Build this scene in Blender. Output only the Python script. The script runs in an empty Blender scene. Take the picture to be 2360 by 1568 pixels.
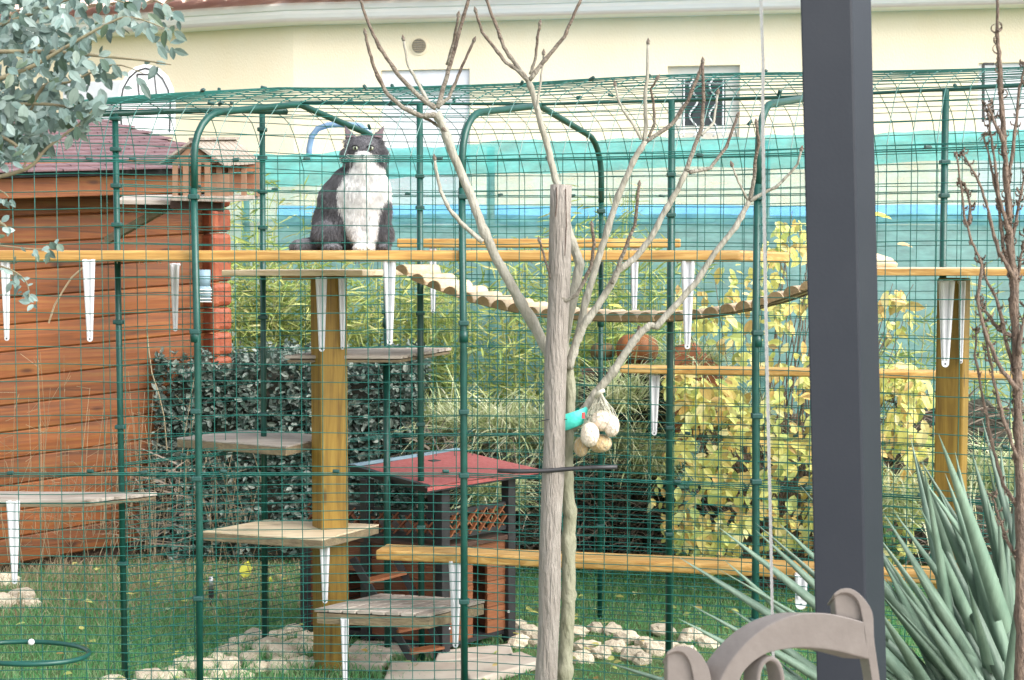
import bpy, math, random
import numpy as np
from mathutils import Vector, Matrix, Euler
random.seed(11); np.random.seed(11)
R = math.radians
scene = bpy.context.scene
COL = scene.collection
# ------------------------------------------------------------------ camera
# reference units: photograph scaled to 2359 px wide; focal length 3340 px, horizon at y = 602
EYE = 1.55; FPX = 3340.0; CX = 1179.5; CY = 784.0; PITCH = math.atan((CY - 602.0) / FPX)
cam_d = bpy.data.cameras.new('camera'); cam = bpy.data.objects.new('camera', cam_d); COL.objects.link(cam)
cam.location = (0, 0, EYE); cam.rotation_euler = (R(90) - PITCH, 0, 0)
cam_d.sensor_width = 36; cam_d.lens = FPX / 2359.0 * 36
cam_d.clip_end = 300; cam_d.clip_start = 0.05
cam_d.dof.use_dof = True; cam_d.dof.focus_distance = 5.2; cam_d.dof.aperture_fstop = 10
scene.camera = cam
# ------------------------------------------------------------------ overcast light
w = bpy.data.worlds.new("World"); scene.world = w; w.use_nodes = True
wn = w.node_tree; wn.nodes.clear()
sky = wn.nodes.new('ShaderNodeTexSky'); sky.sky_type = 'NISHITA'; sky.sun_disc = False
sky.sun_elevation = R(41); sky.sun_rotation = R(130); sky.dust_density = 3.0; sky.air_density = 1.0
hs = wn.nodes.new('ShaderNodeHueSaturation'); hs.inputs['Saturation'].default_value = 0.35
bgn = wn.nodes.new('ShaderNodeBackground'); bgn.inputs[1].default_value = 0.15
wo = wn.nodes.new('ShaderNodeOutputWorld')
wn.links.new(sky.outputs[0], hs.inputs['Color']); wn.links.new(hs.outputs[0], bgn.inputs[0]); wn.links.new(bgn.outputs[0], wo.inputs[0])
sd = bpy.data.lights.new('sun', 'SUN'); sun = bpy.data.objects.new('sun', sd); COL.objects.link(sun)
sd.energy = 1.5; sd.angle = R(50); sd.color = (1.0, 0.97, 0.93)
sun.rotation_euler = Vector((-.66, .38, -.65)).to_track_quat('-Z', 'Y').to_euler()
scene.view_settings.view_transform = 'Standard'; scene.view_settings.look = 'None'
scene.view_settings.exposure = 1.42; scene.view_settings.gamma = 1; scene.view_settings.use_curve_mapping = False

def at(x, y, D):
    """world point seen at reference pixel (x, y) at forward distance D"""
    u = (x - CX) / FPX; v = (CY - y) / FPX
    c, s = math.cos(PITCH), math.sin(PITCH)
    Y = c + v * s; Z = -s + v * c; t = D / Y
    return Vector((u * t, D, EYE + Z * t))
def ground_at(x, y, z=0.0):
    v = (CY - y) / FPX; c, s = math.cos(PITCH), math.sin(PITCH)
    Y = c + v * s; Z = -s + v * c; t = (z - EYE) / Z
    return Vector(((x - CX) / FPX * t, Y * t, z))
V = lambda *a: Vector(a)

# ------------------------------------------------------------------ materials
def nt(name):
    m = bpy.data.materials.new(name); m.use_nodes = True; n = m.node_tree
    return m, n, n.nodes['Principled BSDF'], n.nodes['Material Output']
def mat(name, c1, c2=None, rough=.7, scale=8, stretch=(1, 1, 1), bump=.15, bscale=None, metal=0, c3=None, spec=.5, isl=0.0, detail=6):
    """two or three tone noise material in object coordinates; isl = brightness change per loose piece / object"""
    m, n, b, o = nt(name); L = n.links.new
    tc = n.nodes.new('ShaderNodeTexCoord'); mp = n.nodes.new('ShaderNodeMapping'); mp.inputs['Scale'].default_value = stretch
    L(tc.outputs['Object'], mp.inputs['Vector'])
    nz = n.nodes.new('ShaderNodeTexNoise'); nz.inputs['Scale'].default_value = scale; nz.inputs['Detail'].default_value = detail; nz.inputs['Roughness'].default_value = .62
    L(mp.outputs[0], nz.inputs['Vector'])
    oi = n.nodes.new('ShaderNodeObjectInfo')
    c2 = c2 or tuple(x * .8 for x in c1)
    cr = n.nodes.new('ShaderNodeValToRGB'); e = cr.color_ramp.elements
    e[0].position = .35; e[0].color = (*c1, 1); e[1].position = .65; e[1].color = (*c2, 1)
    if c3: q = e.new(.75); q.color = (*c3, 1)
    L(nz.outputs['Fac'], cr.inputs[0]); col = cr.outputs[0]
    if isl:
        ge = n.nodes.new('ShaderNodeNewGeometry'); ad = n.nodes.new('ShaderNodeMath'); ad.operation = 'ADD'
        L(ge.outputs['Random Per Island'], ad.inputs[0]); L(oi.outputs['Random'], ad.inputs[1])
        fr = n.nodes.new('ShaderNodeMath'); fr.operation = 'FRACT'; L(ad.outputs[0], fr.inputs[0])
        mr = n.nodes.new('ShaderNodeMapRange'); mr.inputs['To Min'].default_value = 1 - isl; mr.inputs['To Max'].default_value = 1 + isl; L(fr.outputs[0], mr.inputs[0])
        hv = n.nodes.new('ShaderNodeHueSaturation'); L(mr.outputs[0], hv.inputs['Value']); L(col, hv.inputs['Color']); col = hv.outputs[0]
    L(col, b.inputs['Base Color']); b.inputs['Roughness'].default_value = rough; b.inputs['Metallic'].default_value = metal
    b.inputs['Specular IOR Level'].default_value = spec
    if bump:
        n2 = n.nodes.new('ShaderNodeTexNoise'); n2.inputs['Scale'].default_value = bscale or scale * 3; n2.inputs['Detail'].default_value = 5
        L(mp.outputs[0], n2.inputs['Vector']); bp = n.nodes.new('ShaderNodeBump'); bp.inputs['Strength'].default_value = bump; bp.inputs['Distance'].default_value = .02
        L(n2.outputs['Fac'], bp.inputs['Height']); L(bp.outputs[0], b.inputs['Normal'])
    return m
def leafmat(name, cols, rough=.5, trans=.3, spec=.4):
    m, n, b, o = nt(name); L = n.links.new
    ge = n.nodes.new('ShaderNodeNewGeometry'); oi = n.nodes.new('ShaderNodeObjectInfo')
    ad = n.nodes.new('ShaderNodeMath'); ad.operation = 'ADD'; L(ge.outputs['Random Per Island'], ad.inputs[0]); L(oi.outputs['Random'], ad.inputs[1])
    fr = n.nodes.new('ShaderNodeMath'); fr.operation = 'FRACT'; L(ad.outputs[0], fr.inputs[0])
    cr = n.nodes.new('ShaderNodeValToRGB'); e = cr.color_ramp.elements
    k = len(cols) - 1
    e[0].color = (*cols[0], 1); e[1].color = (*cols[-1], 1)
    for i in range(1, k): q = e.new(i / k); q.color = (*cols[i], 1)
    L(fr.outputs[0], cr.inputs[0])
    tc = n.nodes.new('ShaderNodeTexCoord'); nz = n.nodes.new('ShaderNodeTexNoise'); nz.inputs['Scale'].default_value = 60; L(tc.outputs['Object'], nz.inputs['Vector'])
    mr = n.nodes.new('ShaderNodeMapRange'); mr.inputs['To Min'].default_value = .7; mr.inputs['To Max'].default_value = 1.3; L(nz.outputs['Fac'], mr.inputs[0])
    hv = n.nodes.new('ShaderNodeHueSaturation'); L(mr.outputs[0], hv.inputs['Value']); L(cr.outputs[0], hv.inputs['Color'])
    L(hv.outputs[0], b.inputs['Base Color']); b.inputs['Roughness'].default_value = rough; b.inputs['Specular IOR Level'].default_value = spec
    tr = n.nodes.new('ShaderNodeBsdfTranslucent'); L(hv.outputs[0], tr.inputs[0])
    mx = n.nodes.new('ShaderNodeMixShader'); mx.inputs[0].default_value = trans
    L(b.outputs[0], mx.inputs[1]); L(tr.outputs[0], mx.inputs[2]); L(mx.outputs[0], o.inputs[0])
    return m
def netmat(name, col, alpha, scale):
    """woven shade cloth: real transparency between threads averaged, fine weave, creases"""
    m, n, b, o = nt(name); L = n.links.new
    tc = n.nodes.new('ShaderNodeTexCoord'); nz = n.nodes.new('ShaderNodeTexNoise'); nz.inputs['Scale'].default_value = scale; nz.inputs['Detail'].default_value = 8
    mp = n.nodes.new('ShaderNodeMapping'); mp.inputs['Scale'].default_value = (1, 1, 2.5); L(tc.outputs['Object'], mp.inputs[0]); L(mp.outputs[0], nz.inputs['Vector'])
    cr = n.nodes.new('ShaderNodeValToRGB'); e = cr.color_ramp.elements; e[0].position = .3; e[1].position = .7
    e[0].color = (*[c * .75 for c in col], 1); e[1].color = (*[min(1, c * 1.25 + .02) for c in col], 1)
    L(nz.outputs['Fac'], cr.inputs[0]); L(cr.outputs[0], b.inputs['Base Color']); b.inputs['Roughness'].default_value = .7
    tl = n.nodes.new('ShaderNodeBsdfTranslucent'); L(cr.outputs[0], tl.inputs[0])
    m1 = n.nodes.new('ShaderNodeMixShader'); m1.inputs[0].default_value = .4; L(b.outputs[0], m1.inputs[1]); L(tl.outputs[0], m1.inputs[2])
    tp = n.nodes.new('ShaderNodeBsdfTransparent'); mx = n.nodes.new('ShaderNodeMixShader')
    mr = n.nodes.new('ShaderNodeMapRange'); mr.inputs['To Min'].default_value = alpha - .15; mr.inputs['To Max'].default_value = alpha + .15; L(nz.outputs['Fac'], mr.inputs[0])
    L(mr.outputs[0], mx.inputs[0]); L(tp.outputs[0], mx.inputs[1]); L(m1.outputs[0], mx.inputs[2]); L(mx.outputs[0], o.inputs[0])
    return m

def wood(name, c1, c2, c3, axis='x', rough=.55, freq=40, bump=.2):
    """sawn timber: distorted growth bands along one axis, knots, grime"""
    m, n, b, o = nt(name); L = n.links.new
    tc = n.nodes.new('ShaderNodeTexCoord'); mp = n.nodes.new('ShaderNodeMapping')
    sc = {'x': (.06, 1, 1), 'z': (1, 1, .06), 'xy': (.05, .05, 1.3)}[axis]; mp.inputs['Scale'].default_value = sc; oi = n.nodes.new('ShaderNodeObjectInfo')
    vm = n.nodes.new('ShaderNodeVectorMath'); vm.operation = 'ADD'; L(tc.outputs['Object'], vm.inputs[0]); L(oi.outputs['Random'], vm.inputs[1]); L(vm.outputs[0], mp.inputs['Vector'])
    nz = n.nodes.new('ShaderNodeTexNoise'); nz.inputs['Scale'].default_value = freq; nz.inputs['Detail'].default_value = 8; nz.inputs['Distortion'].default_value = 1.2; nz.inputs['Roughness'].default_value = .6; L(mp.outputs[0], nz.inputs['Vector'])
    cr = n.nodes.new('ShaderNodeValToRGB'); e = cr.color_ramp.elements; e[0].position = .32; e[0].color = (*c3, 1); e[1].position = .68; e[1].color = (*c2, 1); q = e.new(.5); q.color = (*c1, 1)
    L(nz.outputs['Fac'], cr.inputs[0])
    mk = n.nodes.new('ShaderNodeMapping'); mk.inputs['Scale'].default_value = {'x': (1, 3.2, 3.2), 'z': (3.2, 3.2, 1), 'xy': (.9, .9, 2.4)}[axis]; L(vm.outputs[0], mk.inputs['Vector'])
    vo = n.nodes.new('ShaderNodeTexVoronoi'); vo.inputs['Scale'].default_value = 3.6; L(mk.outputs[0], vo.inputs['Vector'])
    kr = n.nodes.new('ShaderNodeValToRGB'); k = kr.color_ramp.elements; k[0].position = .05; k[0].color = (.35, .30, .25, 1); k[1].position = .14; k[1].color = (1, 1, 1, 1); L(vo.outputs['Distance'], kr.inputs[0])
    gn = n.nodes.new('ShaderNodeTexNoise'); gn.inputs['Scale'].default_value = 4; gn.inputs['Detail'].default_value = 6; L(tc.outputs['Object'], gn.inputs['Vector'])
    gr = n.nodes.new('ShaderNodeMapRange'); gr.inputs['From Min'].default_value = .3; gr.inputs['From Max'].default_value = .7; gr.inputs['To Min'].default_value = .72; gr.inputs['To Max'].default_value = 1.15; L(gn.outputs['Fac'], gr.inputs[0])
    m1 = n.nodes.new('ShaderNodeMix'); m1.data_type = 'RGBA'; m1.blend_type = 'MULTIPLY'; m1.inputs[0].default_value = 1; L(cr.outputs[0], m1.inputs[6]); L(kr.outputs[0], m1.inputs[7])
    hv = n.nodes.new('ShaderNodeHueSaturation'); L(m1.outputs[2], hv.inputs['Color']); L(gr.outputs[0], hv.inputs['Value'])
    orr = n.nodes.new('ShaderNodeMapRange'); orr.inputs['To Min'].default_value = .82; orr.inputs['To Max'].default_value = 1.12; L(oi.outputs['Random'], orr.inputs[0])
    h2 = n.nodes.new('ShaderNodeHueSaturation'); L(hv.outputs[0], h2.inputs['Color']); L(orr.outputs[0], h2.inputs['Value'])
    L(h2.outputs[0], b.inputs['Base Color']); b.inputs['Roughness'].default_value = rough
    bp = n.nodes.new('ShaderNodeBump'); bp.inputs['Strength'].default_value = bump; bp.inputs['Distance'].default_value = .01; L(nz.outputs['Fac'], bp.inputs['Height']); L(bp.outputs[0], b.inputs['Normal'])
    return m
M = {}
M['wire'] = mat('wire_green', (.012, .13, .105), (.008, .085, .07), .32, 20, bump=0)
M['tube'] = mat('green_coated_tube', (.004, .050, .038), (.008, .075, .058), .38, 14, bump=.05)
M['clip'] = mat('dark_green_clip', (.01, .05, .045), (.02, .08, .07), .45, 30, bump=0)
M['oak'] = wood('honey_board', (.55, .31, .085), (.70, .46, .17), (.40, .20, .05), 'x', .45)
M['cream'] = wood('pale_board_top', (.66, .54, .37), (.74, .62, .45), (.50, .38, .22), 'x', .5)
M['ochre'] = wood('ochre_treated_post', (.24, .14, .016), (.30, .19, .03), (.14, .075, .008), 'z', .55)
M['grey_wood'] = wood('weathered_grey_wood', (.40, .35, .30), (.50, .45, .40), (.26, .21, .17), 'x', .8)
M['grey_edge'] = mat('weathered_edge', (.16, .12, .075), (.24, .19, .11), .8, 9, (1, 5, 5), .3)
M['white'] = mat('white_paint', (.74, .74, .76), (.66, .66, .69), .35, 10, bump=.03)
M['bark'] = mat('pale_fig_bark', (.26, .245, .19), (.37, .355, .30), .85, 26, (1, 1, .35), bump=.6, c3=(.20, .19, .11), detail=10)
def gradbark(name):
    m = mat(name, (.09, .065, .05), (.20, .155, .115), .85, 40, bump=.7, c3=(.30, .26, .2), detail=9); n = m.node_tree; L = n.links.new; b = n.nodes['Principled BSDF']
    src = b.inputs['Base Color'].links[0].from_socket
    tc = n.nodes.new('ShaderNodeTexCoord'); sx = n.nodes.new('ShaderNodeSeparateXYZ'); L(tc.outputs['Generated'], sx.inputs[0])
    nz = n.nodes.new('ShaderNodeTexNoise'); nz.inputs['Scale'].default_value = 30; L(tc.outputs['Object'], nz.inputs['Vector'])
    ad = n.nodes.new('ShaderNodeMath'); ad.operation = 'ADD'; L(sx.outputs['Z'], ad.inputs[0]); L(nz.outputs['Fac'], ad.inputs[1])
    mr = n.nodes.new('ShaderNodeMapRange'); mr.inputs['From Min'].default_value = .45; mr.inputs['From Max'].default_value = 1.05; L(ad.outputs[0], mr.inputs[0])
    mx = n.nodes.new('ShaderNodeMix'); mx.data_type = 'RGBA'; L(mr.outputs[0], mx.inputs[0]); mx.inputs[6].default_value = (.29, .27, .22, 1); L(src, mx.inputs[7]); L(mx.outputs[2], b.inputs['Base Color']); return m
M['bark_green'] = mat('olive_trunk_bark', (.21, .21, .135), (.30, .295, .215), .85, 20, (1, 1, .4), bump=.6, c3=(.16, .16, .10), detail=10)
M['twig'] = gradbark('young_fig_twig')
M['stake'] = mat('weathered_stake', (.25, .22, .19), (.33, .30, .265), .85, 5, (9, 9, 1.3), .9, c3=(.12, .09, .07), detail=12)
M['steel'] = mat('anthracite_paint', (.013, .017, .025), (.017, .021, .029), .5, 4, bump=.02, bscale=160, c3=(.022, .025, .031), spec=.3)
M['taupe'] = mat('taupe_metal_paint', (.165, .143, .130), (.19, .167, .152), .42, 30, bump=.05)
M['render'] = mat('cream_render', (.90, .76, .545), (.92, .80, .60), .95, 1.6, (1, 1, .5), bump=.25, bscale=90, c3=(.91, .80, .63), detail=9)
M['pvc'] = mat('white_gutter', (.90, .87, .81), (.86, .83, .77), .5, 3, (.5, 6, 6), bump=.03)
M['tile'] = mat('pink_terracotta', (.66, .46, .38), (.74, .55, .47), .9, 5, bump=.3, isl=.15)
M['soil'] = mat('lawn_soil', (.06, .12, .035), (.10, .15, .05), .95, 3, bump=.5, bscale=40, c3=(.10, .085, .045))
M['plank'] = wood('orange_stained_log', (.23, .066, .013), (.26, .105, .022), (.11, .038, .012), 'xy', .65, 26)
M['logend'] = mat('dark_red_log_end', (.22, .045, .018), (.30, .08, .03), .65, 8, bump=.3)
M['dark_wood'] = mat('dark_brown_wood', (.05, .022, .014), (.08, .04, .025), .7, 10, (1, 5, 5), .2)
M['shingle'] = mat('dusty_red_shingle', (.135, .078, .085), (.18, .108, .115), .9, 12, bump=.3, isl=.12)
M['hut_red'] = mat('red_felt_roof', (.36, .085, .08), (.43, .13, .12), .9, 60, bump=.2)
M['hut_brown'] = mat('brown_stained_board', (.17, .055, .028), (.23, .085, .04), .6, 6, (1, 1, 6), .2, isl=.1)
M['hut_orange'] = mat('orange_brown_board', (.24, .085, .032), (.19, .07, .028), .6, 6, (1, 1, 6), .2, isl=.1)
M['black'] = mat('black_paint', (.018, .018, .02), (.03, .03, .033), .5, 20, bump=.05)
M['glass'] = mat('window_glass', (.02, .03, .035), (.03, .04, .045), .08, 5, bump=0)
M['greyframe'] = mat('grey_reveal', (.72, .70, .64), (.66, .64, .58), .7, 6, bump=.05)
M['stone'] = mat('cream_limestone', (.62, .52, .38), (.74, .66, .52), .9, 7, bump=.6, c3=(.50, .36, .22), isl=.22)
M['slab'] = mat('pale_paving', (.60, .54, .46), (.50, .42, .35), .9, 6, bump=.2)
M['log'] = mat('bridge_log', (.55, .42, .27), (.66, .54, .38), .7, 7, (5, 1, 5), .3, isl=.15)
M['logcut'] = mat('bridge_log_end', (.24, .17, .09), (.32, .23, .12), .8, 30, bump=.2, isl=.2)
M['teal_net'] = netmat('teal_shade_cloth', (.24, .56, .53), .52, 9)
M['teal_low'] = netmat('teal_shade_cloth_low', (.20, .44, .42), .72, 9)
M['teal_fold'] = netmat('teal_shade_cloth_fold', (.15, .62, .58), .78, 7)
M['blue'] = mat('blue_cover', (.12, .42, .85), (.18, .48, .88), .6, 4, bump=.1)
M['bluetube'] = mat('blue_tube', (.12, .20, .32), (.18, .28, .40), .3, 10, bump=0)
M['tealband'] = mat('turquoise_strap', (.04, .50, .40), (.08, .6, .5), .5, 20, bump=.2)
M['fat'] = mat('fat_ball', (.84, .74, .62), (.76, .62, .48), .8, 40, bump=.5)
M['fatdark'] = mat('fat_ball_dirty', (.42, .30, .14), (.55, .42, .24), .8, 30, bump=.5)
M['cord'] = mat('net_cord', (.55, .52, .42), (.4, .4, .32), .7, 40, bump=0)
M['string'] = mat('white_string', (.82, .81, .78), (.7, .69, .66), .8, 200, bump=.2)
M['greycat'] = leafmat('grey_fur', [(.17, .17, .185), (.19, .19, .205), (.22, .215, .23), (.18, .175, .185)], .85, .35, .15)
M['greyskin'] = mat('grey_coat', (.12, .118, .13), (.15, .145, .16), .9, 30, bump=.3)
M['whitecat'] = leafmat('white_fur', [(.93, .925, .92), (.95, .945, .94), (.94, .935, .93)], .85, .5, .1)
M['whiteskin'] = mat('white_coat', (.8, .79, .77), (.86, .85, .84), .9, 30, bump=.2)
M['pinkskin'] = mat('ear_skin', (.12, .085, .095), (.17, .12, .13), .8, 30, bump=.1)
M['eye'] = mat('pale_green_eye', (.46, .52, .36), (.52, .58, .42), .1, 30, bump=0)
M['pupil'] = mat('dark_pupil', (.01, .01, .01), (.015, .015, .015), .1, 30, bump=0)
M['grass'] = leafmat('grass_blades', [(.08, .28, .09), (.16, .42, .16), (.12, .36, .14), (.28, .46, .22), (.44, .50, .30)], .6, .45)
M['straw'] = leafmat('straw_stems', [(.32, .24, .14), (.42, .34, .22), (.24, .16, .09)], .8, .1)
M['hedge'] = leafmat('hedge_leaves', [(.03, .055, .045), (.045, .08, .06), (.08, .12, .10), (.04, .075, .06), (.24, .28, .24), (.12, .16, .13)], .42, .15, .6)  # the palest tones paint leaf gloss into the colour
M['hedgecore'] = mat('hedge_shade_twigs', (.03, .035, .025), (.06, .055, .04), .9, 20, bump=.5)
M['yellow'] = leafmat('yellow_autumn_leaves', [(.30, .38, .12), (.45, .30, .12), (.76, .70, .22), (.62, .68, .24), (.82, .74, .24), (.52, .62, .20), (.86, .80, .42), (.76, .50, .16), (.38, .50, .16)], .55, .42)
M['bamboo'] = leafmat('bamboo_leaves', [(.24, .36, .10), (.42, .50, .14), (.58, .58, .22), (.18, .30, .10), (.62, .58, .28)], .5, .4)
M['varieg'] = leafmat('striped_grass', [(.70, .70, .46), (.42, .50, .24), (.80, .78, .58), (.26, .36, .16), (.55, .56, .32)], .6, .35)
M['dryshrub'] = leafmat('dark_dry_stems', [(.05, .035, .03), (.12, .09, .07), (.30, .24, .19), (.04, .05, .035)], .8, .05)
M['euc'] = leafmat('eucalyptus_leaves', [(.07, .11, .09), (.12, .19, .17), (.20, .29, .27), (.07, .12, .09), (.34, .44, .42), (.06, .10, .05)], .45, .15, .5)
M['euctwig'] = mat('eucalyptus_twig', (.16, .13, .08), (.22, .2, .12), .8, 20, bump=.2)
M['agave'] = mat('agave_blade', (.10, .165, .12), (.155, .23, .17), .5, 3, (6, 6, 1), .2, c3=(.10, .16, .085), isl=.3)
M['drystalk'] = mat('dry_brown_stalk', (.11, .08, .062), (.23, .165, .12), .85, 22, (3, 3, 1), .8, c3=(.055, .042, .038))
M['orange'] = mat('orange_gourd', (.30, .10, .02), (.16, .06, .018), .6, 9, bump=.1)
M['rust'] = mat('rusty_sheet', (.28, .09, .045), (.38, .15, .08), .8, 8, bump=.3)
M['bluegrey'] = mat('blue_grey_plastic', (.22, .34, .42), (.28, .40, .46), .5, 20, bump=.05)
M['hutpale'] = mat('birdhouse_pale_wood', (.33, .29, .25), (.22, .18, .14), .8, 8, (6, 1, 1), .3)
M['hutmid'] = mat('birdhouse_brown_wood', (.22, .12, .07), (.30, .17, .10), .8, 8, bump=.25)
M['yleaf'] = mat('yellow_leaf', (.7, .66, .08), (.6, .6, .1), .6, 20, bump=.1)
M['tanleaf'] = mat('tan_leaf', (.62, .42, .18), (.5, .3, .12), .6, 20, bump=.1)
M['silver'] = mat('silver_metal', (.6, .6, .6), (.5, .5, .5), .3, 20, metal=.6, bump=0)
M['redbit'] = mat('red_mark', (.5, .06, .06), (.4, .05, .05), .6, 10, bump=0)
M['board'] = mat('backboard', (.84, .84, .84), (.80, .80, .81), .4, 6, bump=0)

# ------------------------------------------------------------------ mesh building
class MB:
    def __init__(s): s.v = []; s.f = []
    def add(s, vs, fs):
        k = len(s.v); s.v.extend([tuple(p) for p in vs]); s.f.extend([tuple(i + k for i in f) for f in fs]); return s
    def hexa(s, c):   # 8 corners: bottom 4 ccw, top 4 ccw
        return s.add(c, [(3, 2, 1, 0), (4, 5, 6, 7), (0, 1, 5, 4), (1, 2, 6, 5), (2, 3, 7, 6), (3, 0, 4, 7)])
    def box(s, c, size, rz=0, m=None):
        c = Vector(c); h = [x / 2 for x in size]; rot = m or Matrix.Rotation(rz, 3, 'Z')
        return s.hexa([c + rot @ Vector((sx * h[0], sy * h[1], sz * h[2])) for sz in (-1, 1) for sx, sy in ((-1, -1), (1, -1), (1, 1), (-1, 1))])
    def beam(s, a, b, wd, hg, up=V(0, 0, 1)):   # box between two points
        a = Vector(a); b = Vector(b); d = (b - a).normalized(); r = d.cross(up)
        r = r.normalized() if r.length > 1e-4 else V(1, 0, 0); u = r.cross(d).normalized()
        q = []
        for p in (a, b): q += [p - r * wd / 2 - u * hg / 2, p + r * wd / 2 - u * hg / 2, p + r * wd / 2 + u * hg / 2, p - r * wd / 2 + u * hg / 2]
        return s.add(q, [(3, 2, 1, 0), (4, 5, 6, 7), (0, 1, 5, 4), (1, 2, 6, 5), (2, 3, 7, 6), (3, 0, 4, 7)])
    def slab(s, top, th):    # convex top polygon (ccw seen from above), thickness down
        n = len(top); lo = [Vector(p) - V(0, 0, th) for p in top]
        s.add(list(top) + lo, [tuple(range(n)), tuple(range(2 * n - 1, n - 1, -1))] + [(i, i + n, (i + 1) % n + n, (i + 1) % n) for i in range(n)]); return s
    def prism(s, pts, ext):
        n = len(pts); e = Vector(ext)
        return s.add([Vector(p) for p in pts] + [Vector(p) + e for p in pts], [tuple(range(n))[::-1], tuple(range(n, 2 * n))] + [(i, (i + 1) % n, (i + 1) % n + n, i + n) for i in range(n)])
    def tube(s, pts, rad, n=6, cap=True):
        pts = [Vector(p) for p in pts]; k = len(pts)
        if not hasattr(rad, '__len__'): rad = [rad] * k
        base = len(s.v); prev = None
        for i, p in enumerate(pts):
            d = (pts[min(i + 1, k - 1)] - pts[max(i - 1, 0)]); d = d.normalized() if d.length > 0 else V(0, 0, 1)
            if prev is None: r = d.cross(V(0, 0, 1) if abs(d.z) < .9 else V(1, 0, 0)).normalized()
            else:
                r = prev - d * prev.dot(d); r = r.normalized() if r.length > 1e-5 else d.orthogonal().normalized()
            prev = r; u = d.cross(r)
            for j in range(n):
                a = 2 * math.pi * j / n; s.v.append(tuple(p + (r * math.cos(a) + u * math.sin(a)) * rad[i]))
        for i in range(k - 1):
            for j in range(n):
                a = base + i * n + j; b2 = base + i * n + (j + 1) % n; s.f.append((a, b2, b2 + n, a + n))
        if cap and n > 2: s.f.append(tuple(range(base, base + n))[::-1]); s.f.append(tuple(base + (k - 1) * n + j for j in range(n)))
        return s
    def ball(s, c, r, nu=12, nv=8, rot=None, noise=0):
        c = Vector(c); r = r if hasattr(r, '__len__') else (r, r, r); vs = []; fs = []
        for i in range(nv + 1):
            for j in range(nu):
                th = math.pi * i / nv; ph = 2 * math.pi * j / nu
                q = V(math.sin(th) * math.cos(ph) * r[0], math.sin(th) * math.sin(ph) * r[1], math.cos(th) * r[2])
                if noise and 0 < i < nv: q *= 1 + random.uniform(-noise, noise)
                if rot: q = rot @ q
                vs.append(c + q)
        for i in range(nv):
            for j in range(nu):
                a = i * nu + j; b2 = i * nu + (j + 1) % nu
                if i == 0: fs.append((a, a + nu, b2 + nu))
                elif i == nv - 1: fs.append((a, a + nu, b2))
                else: fs.append((a, a + nu, b2 + nu, b2))
        return s.add(vs, fs)
    def leaf(s, p, d, nrm, L, W, fold=.15, seg=1):
        p = Vector(p); d = Vector(d).normalized(); nrm = Vector(nrm); r = d.cross(nrm)
        r = r.normalized() if r.length > 1e-4 else d.orthogonal().normalized(); n = r.cross(d)
        q = [p]
        prof_ = ((.14, .30), (.38, .5), (.65, .44), (.86, .22))
        for (t_, w_) in prof_: q.append(p + d * L * t_ + r * W * w_ + n * W * fold * w_ * 2 - n * L * .10 * t_ * t_)
        q.append(p + d * L - n * L * .12)
        for (t_, w_) in prof_[::-1]: q.append(p + d * L * t_ - r * W * w_ + n * W * fold * w_ * 2 - n * L * .10 * t_ * t_)
        q.append(p + d * L * .5 - n * L * .025)
        return s.add(q, [(i, (i + 1) % 10, 10) for i in range(10)])
    def blade(s, p, d, side, L, W, droop, seg=4):
        p = Vector(p); d = Vector(d).normalized(); side = Vector(side).normalized(); k = len(s.v)
        for i in range(seg + 1):
            t = i / seg; ww = W * (1 - t ** 2) * .5 + .0003
            q = p + d * L * t + V(0, 0, -1) * droop * L * t * t
            s.v.append(tuple(q - side * ww)); s.v.append(tuple(q + side * ww))
        for i in range(seg): a = k + i * 2; s.f.append((a, a + 1, a + 3, a + 2))
        return s

ORI = {}
def tag(o, label, cat, group=None, kind=None):
    o['label'] = label; o['category'] = cat
    if group: o['group'] = group
    if kind: o['kind'] = kind
    return o
def thing(name, label, cat, loc=(0, 0, 0), group=None):
    o = bpy.data.objects.new(name, None); COL.objects.link(o); o.location = loc; o.empty_display_size = .1
    ORI[o.name] = Vector(loc); tag(o, label, cat, group); return o
def build(mb, name, m, parent=None, smooth=False, bevel=0, label=None):
    a = np.array(mb.v, dtype=float)
    lo = a.min(0); hi = a.max(0)
    org = Vector(((lo[0] + hi[0]) / 2, (lo[1] + hi[1]) / 2, lo[2]))
    me = bpy.data.meshes.new(name); me.from_pydata([tuple(r) for r in (a - np.array(org))], [], mb.f); me.update()
    if smooth: me.polygons.foreach_set('use_smooth', [True] * len(me.polygons))
    me.materials.append(M[m] if isinstance(m, str) else m)
    o = bpy.data.objects.new(name, me); COL.objects.link(o); ORI[o.name] = org
    if parent: o.parent = parent; o.location = org - ORI[parent.name]
    else: o.location = org
    if bevel:
        bv = o.modifiers.new('bevel', 'BEVEL'); bv.width = bevel; bv.segments = 2; bv.limit_method = 'ANGLE'
    if label: o['label'] = label
    return o
def inst(src, parent=None, loc=None, rot=None, scale=None, name=None):
    o = src.copy(); COL.objects.link(o)
    if parent: o.parent = parent
    if loc is not None: o.location = loc
    if rot is not None: o.rotation_euler = rot
    if scale is not None: o.scale = scale
    return o
def stuff(o): o['kind'] = 'stuff'; return o
def struct(o): o['kind'] = 'structure'; return o
U = random.uniform
def rnd_dir(zmin=-1, zmax=1):
    a_ = U(0, 6.283); z = U(zmin, zmax); r_ = math.sqrt(max(0, 1 - z * z)); return V(r_ * math.cos(a_), r_ * math.sin(a_), z)

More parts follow.
